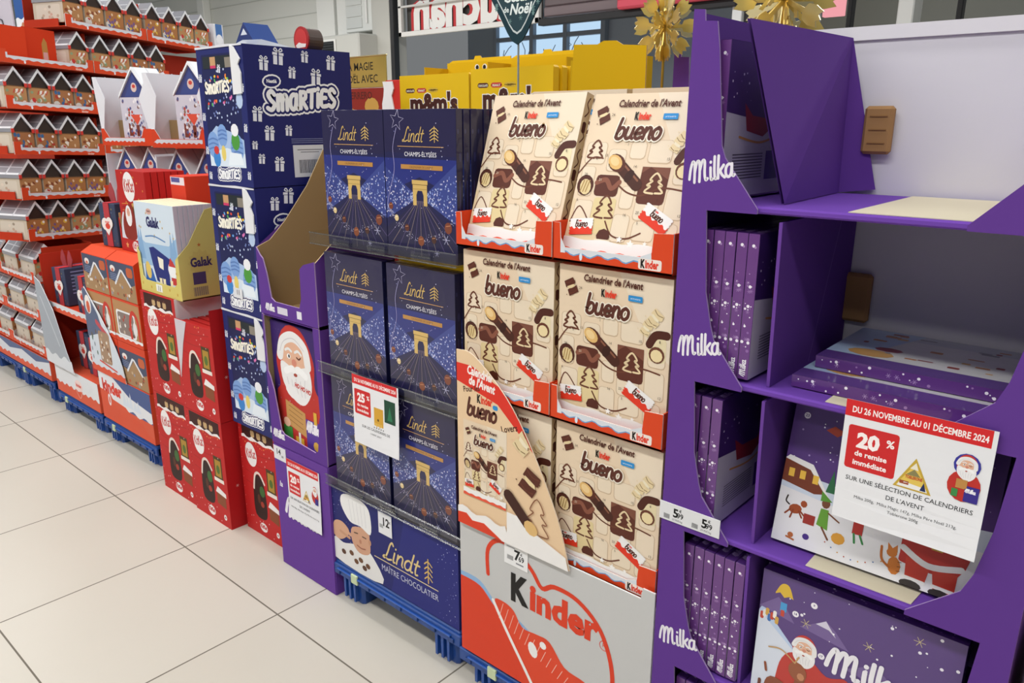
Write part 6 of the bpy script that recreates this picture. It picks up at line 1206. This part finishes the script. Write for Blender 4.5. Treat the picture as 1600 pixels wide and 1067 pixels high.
# ------------------------------------------------------------ white trays with white roofed houses
def white_houses():
    R = random.Random(300); w, h = .148, .2
    a = Art(); a.rect(0, 0, w, h, 'CDC8D4'); a.up()
    for k in range(80): a.ell(R.uniform(.05, .95)*w, R.uniform(.04, .95)*h, .005, .008, R.choice(('5A5A8A', 'B8453A', 'E9E4E8', '8A6A5A', '9AA0B8', '7A4A4A')), 6)
    a.poly([(.3*w, .6*h), (.5*w, .35*h), (.7*w, .6*h)], 'D8503A'); a.rect(.2*w, .1*h, .32*w, .4*h, '7A3A2E'); a.rect(.45*w, .1*h, .56*w, .36*h, '7A3A2E')
    hs = house(w, .16, .2, .315, '8A3A2C', 'EEF0F2', a, None, 'F0F1F4', False, '3E4278')
    b = MB(PRINT); fa = Art(); fa.poly([(-.066, .2), (.066, .2), (0, .305)], '3E4A86'); fa.up(); fa.ell(0, .245, .019, .022, 'D8C0B8', 12); fa.ell(.055, .21, .018, .018, 'D84A3A', 8); fa.up(); fa.ell(0, .25, .011, .009, 'C8453A', 8); b.art(fa, (0, .003, 0)); hs.append(('gable_print', b.data('gable_print')))
    hs2 = house(.195, .15, .2, .325, '8A3A2C', 'EEF0F2', Art().push(0, 0, 0, .195/w, 1).sub(a) or a, None, 'F0F1F4', False, '3E4278') + hs[-1:]
    WR = math.radians(18); cw_, sw_ = math.cos(WR), math.sin(WR)
    for zi, z in enumerate((1.03, 1.39)):
        for k, (x0, x1) in enumerate(((-4.12, -3.785), (-3.575, -3.23))):
            W_ = x1-x0; t = thing('display_tray', 'white cardboard tray with red foot, %s tier, %s' % (('lower', 'upper')[zi], ('left', 'right')[k]), 'tray', (x0, 1.62, z), WR)
            b = MB(CARD); b.box(0, W_, 0, .34, -.02, .004, 'D0401E', b=0); b.box(0, .004, .003, .34, .004, .3, 'DADAE0', b=0); b.box(W_-.004, W_, .003, .34, .004, .3, 'D4D4DA', b=0)
            T = [(0, .004), (W_, .004), (W_, .3), (W_-.02, .31), (W_-.06, .3), (W_-.08, .33), (W_-.12, .34), (W_-.14, .3), (W_*.5, .295), (W_*.45, .33), (W_*.42, .3), (.12, .31), (.09, .34), (.05, .33), (.04, .3), (0, .3)]
            b.prism([(p[0], min(p[1], .34 if zi else .3)) for p in T], .335, .34, 'DCDCE2')
            if zi == 1: b.prism([(0, .06), (.02, .06), (.05, .2), (.0, .3), (-.02, .3)], .0, .004, 'E0E0E6'); b.prism([(W_, .06), (W_-.02, .06), (W_-.06, .2), (W_, .3), (W_+.02, .3)], .0, .004, 'E0E0E6')
            b.build('tray_body', t)
            b = MB(CARD); b.box(.005, W_*.31, .1, .104, .0045, .1, 'A8936A', b=0); b.build('inner_card', t) if zi == 1 else None
            P = [(0, -.02), (W_, -.02), (W_, .06), (W_-.05, .06), (W_-.07, .018), (.05, .018), (.02, .06), (0, .06)]; a = Art(PRINT); a.rect(W_-.05, -.015, W_-.0, .055, 'D8401C'); a.up(); a.poly([(W_-.05, .016), (.03, .016)]+wave(.005, W_-.05, .0, .003, 10), 'D2D4DA')
            b = MB(PRINT); b.prism(P, -.003, 0, 'D0401E', 'E8E4E4'); b.art(a, (0, -.003, 0)); b.build('front_lip', t)
            for j in ((1,) if zi == 1 else (0, 1)):
                lx, ly = ((.088, W_-.088)[j] if zi == 0 else W_-.116), (.045 if zi == 0 else .025)
                put_house(hs2 if zi else hs, (x0+lx*cw_-ly*sw_, 1.62+lx*sw_+ly*cw_, z+.0055), WR, 'white roofed cardboard house, %s tier, %s tray%s' % (('lower', 'upper')[zi], ('left', 'right')[k], '' if zi == 1 else ', '+('left one', 'right one')[j]), 'white roofed houses', 'cardboard_house')
white_houses()
b = MB(CARD); b.box(0, 1.05, 0, .24, 0, .066, 'B0A8A8', b=0); tag(b.build('red_carton', None, (-4.11, 1.72, .9435)), 'low grey carton under the lower white trays', 'box')
# ------------------------------------------------------------ yellow boxes behind
def yellow():
    w, h, t_ = .335, .25, .032; YL = 'E2B70C'
    me = flatbox(w, t_, h, YL, art_mms(w, h), None, None, PRINT, .006).data('advent_calendar')
    for ci, x in enumerate((-1.975, -1.632)):
        for k in range(4): put('advent_calendar', me, (x+.003*k, 1.85+.036*k, 1.3935-.008*(ci == 0)), (0, 0, 0), 'yellow calendar with brown lettering, %s stack, %s from the front' % (('left', 'right')[ci], ORD[k]), 'advent calendar', 'yellow calendars')
    b = MB(CARD); b.box(0, .92, 0, .5, 0, 1.384, 'CFA60C', b=0); tag(b.build('carton_pile', None, (-2.16, 1.83, 0)), 'tall yellow carton carrying the yellow calendars behind the navy ones', 'box')
    def opened(x0, x1, y, z1, label, fl):
        tt = thing('opened_carton', label, 'box', (x0, y, 1.386)); w = x1-x0; h = z1-1.386
        b = MB(CARD); b.box(0, w, .12, .124, 0, h, YL, b=0); b.box(0, .004, 0, .12, 0, h-.02, 'D8AC10', b=0); b.box(w-.004, w, 0, .12, 0, h-.02, 'D8AC10', b=0); b.box(.004, w-.004, 0, .12, 0, .004, 'D8AC10', b=0); b.box(.0, w, .0, .004, 0, h-.06, YL, b=0); b.build('box_body', tt)
        b = MB(CARD); a = Art(PRINT)
        if fl: a.ell(w*.48, h-.02, .012, .011, 'F2EEE0', 10); a.ell(w*.6, h-.02, .012, .011, 'F2EEE0', 10); a.up(); a.ell(w*.485, h-.021, .008, .009, '1A1A1A', 8); a.ell(w*.595, h-.021, .008, .009, '1A1A1A', 8)
        b.prism([(.01, h), (w-.005, h), (w-.005, h+.012), (w*.55, h+.012), (w*.53, h+.02), (w*.45, h+.02), (w*.43, h+.008), (.03, h+.008)], .12, .124, 'EDC21A', 'C8A878'); b.art(a, (0, .1195, 0)); b.build('flap', tt)
    opened(-2.255, -1.925, 2.07, 1.70, 'opened yellow carton behind the left yellow calendars', True); opened(-1.915, -1.57, 2.05, 1.702, 'opened yellow carton behind the right yellow calendars', False)
    tt = thing('opened_carton', 'yellow carton lid standing upright behind the cream calendars', 'box', (-1.36, 1.79, 1.386))
    b = MB(CARD); b.prism([(-.005, 0), (.245, 0), (.243, .285), (.17, .291), (.15, .302), (.11, .304), (.09, .296), (.012, .30)], 0, .004, 'D2A70A', 'C8A878'); b.build('lid', tt); b = MB(CARD); b.box(0, .245, .004, .03, 0, .26, 'C79E0A', b=0); b.build('box_body', tt)
    b = MB(CARD); b.box(0, .3, 0, .03, 0, 1.385, 'CFA60C', b=0); tag(b.build('carton_pile', None, (-1.37, 1.788, 0)), 'narrow yellow carton carrying the upright yellow lid', 'box')
    # far right corner of the picture
    b = MB(PRINT); b.box(0, .4, 0, .35, 0, .74, YL, b=.003); a = Art(PRINT); a.text("m&m's", .2, .4, .09, '4A241C', .05); b.art(a, (0, 0, 0)); tag(b.build('yellow_carton', None, (-.062, 1.262, 0)), 'yellow carton at the right picture edge beside the purple display', 'box')
yellow()
t = thing('gold_display', 'golden display header with black lettering behind the dark blue tower', 'display stand', (-3.24, 2.3, 0)); w = .49
b = MB(CARD); b.box(0, w, .004, .4, 0, 1.63, '7A2A16', b=0); b.build('carton_body', t)
a = Art(PRINT); a.rect(0, 0, w, .17, '8E2416'); a.up(); a.poly([(0, 0), (0, .09), (.2, .1), (.3, .06), (w, .06), (w, 0)], 'B8823A'); a.up(); a.ell(.24, .03, .06, .05, 'D8C080', 12); a.ell(.38, .09, .05, .04, 'C89A48', 12); a.rect(.26, .015, w, .045, 'E0C888'); a.up(); a.text('FERRERO', .3, .125, .03, '5A1A0E', .02)
b = MB(PRINT); b.box(0, w, 0, .004, 1.46, 1.63, '8E2416', b=0); b.art(a, (0, 0, 1.46)); b.build('printed_band', t)
b = MB(GOLD); b.box(0, w, 0, .006, 1.632, 1.765, 'E2C56A', b=.003); b.box(-.004, w+.004, -.002, .008, 1.762, 1.768, 'F0DC9A', b=.002); a = Art(PRINT); a.text('LA MAGIE', .3, .075, .033, '2A2010', .01); a.text('DE NOËL AVEC', .27, .022, .033, '2A2010', .01); b.art(a, (0, 0, 1.632)); b.build('header', t)
t = thing('fur_box', 'red box with white fur trim between golden display and yellow calendars', 'box', (-2.545, 2.12, 1.30)); b = MB(PRINT); b.box(0, .17, 0, .1, 0, .345, 'C8281E', b=.003); b.build('box_body', t)
b = MB(CARD); R = random.Random(5); P = [(-.01+.008*math.sin(k*1.3), .34*k/12) for k in range(13)]+[(.05+.008*math.sin(k*2.1), .34-.34*k/12) for k in range(13)]; b.prism(P, -.006, -.001, 'ECECEC'); b.build('fur_trim', t)
b = MB(CARD); b.box(0, .3, 0, .2, 0, 1.299, '7A1E18', b=0); tag(b.build('carton_pile', None, (-2.6, 2.1, 0)), 'dark red carton under the red box with fur trim', 'box')
# rear purple display
t = thing('display_stand', 'purple display standing behind the cream calendars, only its corner showing', 'display stand', (-1.19+.0, 2.06, 0))
b = MB(CARD); b.box(0, .6, .0, .4, 0, 1.3, PUR, b=0); b.box(0, .6, .395, .4, 1.3, 1.6, 'D8D6DC', b=0); b.build('carton_body', t); b = MB(CARD); b.prism([(0, 1.3), (.12, 1.3), (.06, 1.4), (.048, 1.66), (.022, 1.662), (.02, 1.68), (0, 1.682)], -.004, 0, PUR, 'A48CBC'); b.build('front_lip', t)
for k in range(2): put('advent_calendar', me_spine, (-1.13+.022*k, 2.065, 1.3015+.085), (0, 0, 0), 'purple calendar spine in the rear purple display, %s from the left' % ORD[k], 'advent calendar', 'rear purple calendars')
b = MB(CARD); b.box(0, .1, 0, .36, 0.0005, .085, PUR, b=0); b.build('riser', t, (.04, .004, 1.3))
# ------------------------------------------------------------ hanging and standing decorations
def gold_star(loc, r, label, stick, rz):
    t = thing('star_ornament', label, 'ornament', loc, rz)
    b = MB(GOLD)
    def plate(R_, c):
        b.T = R_
        for k in range(8):
            a = math.pi*k/4; ca, sa = math.cos(a), math.sin(a); f = lambda u, v: ((u*ca-v*sa)*r, (u*sa+v*ca)*r)
            b.prism([f(*q) for q in ((.0, -.045), (.55, -.05), (.6, -.16), (.78, -.2), (1.0, -.16), (.92, -.06), (1.02, 0), (.92, .06), (1.0, .16), (.78, .2), (.6, .16), (.55, .05), (0, .045))], -.0015, .0015, c, c)
            b.prism([f(*q) for q in ((.3, .045), (.42, .2), (.5, .17), (.4, .04))], -.0015, .0015, c, c)
        b.T = Matrix.Identity(4)
    for q in range(4): plate(Matrix.Rotation(math.pi*q/4, 4, 'Z') @ Matrix.Rotation(.1*q, 4, 'Y'), ('EBCF78', 'F3E2AC')[q % 2])
    b.build('star_body', t); b = MB(GOLD); b.tube([(0, 0, -stick), (0, 0, 0)], .004, 'C9A84A'); b.build('stick', t)
gold_star((-1.168, 1.96, 1.732), .088, 'golden paper star ornament left of the purple displays', .355, .2)
gold_star((-.735, 1.72, 1.735), .105, 'golden paper star ornament above the right purple display, cut by the top edge', .37, .5)
b = MB(CARD); b.box(0, .5, 0, .2, 0, 1.364, '5A3A86', b=0); tag(b.build('carton_pile', None, (-.95, 1.668, 0)), 'purple carton behind the purple shelf display carrying the golden star', 'box')
t = thing('heart_sign', 'dark teal heart shaped sign with white festive lettering at the top', 'sign', (-1.566, 1.805, 1.70)); HT = lambda s: [(s*p[0], s*p[1]) for p in crom([(0, 0), (.6, .72), (1.0, 1.4), (.92, 1.95), (.5, 2.1), (.08, 1.86), (0, 1.75), (-.08, 1.86), (-.5, 2.1), (-.92, 1.95), (-1.0, 1.4), (-.6, .72)], 4, True)]
s = .118; b = MB(CARD); b.prism(HT(s), 0, .004, '1F3A42'); a = Art(PRINT); a.poly([(x, y+.028) for x, y in HT(s*.86)], 'C9D2D0'); a.up(); a.poly([(x, y+.034) for x, y in HT(s*.82)], '203E46'); a.up()
a.text('Cœur', .0, .117, .028, 'E8F0EC', .03, .25); a.text('de', -.042, .09, .015, 'E8F0EC', .02); a.text('Noël', .014, .083, .028, 'E8F0EC', .03, .25)
R = random.Random(17)
for k in range(26):
    y = R.uniform(.045, .225); x = R.uniform(-.6, .6)*min(.09, y*.75)
    if .075 < y < .15: x = math.copysign(.075+.006*R.random(), x) if y > .1 else math.copysign(.06, x)
    (a.flake if k % 2 else a.star)(x, y, .007, '6E8F8C')
b.art(a, (0, 0, 0)); b.build('heart_board', t); b = MB(PAINT); b.tube([(0, .006, -.314), (0, .006, .1)], .003, '8A9496'); b.build('rod', t)
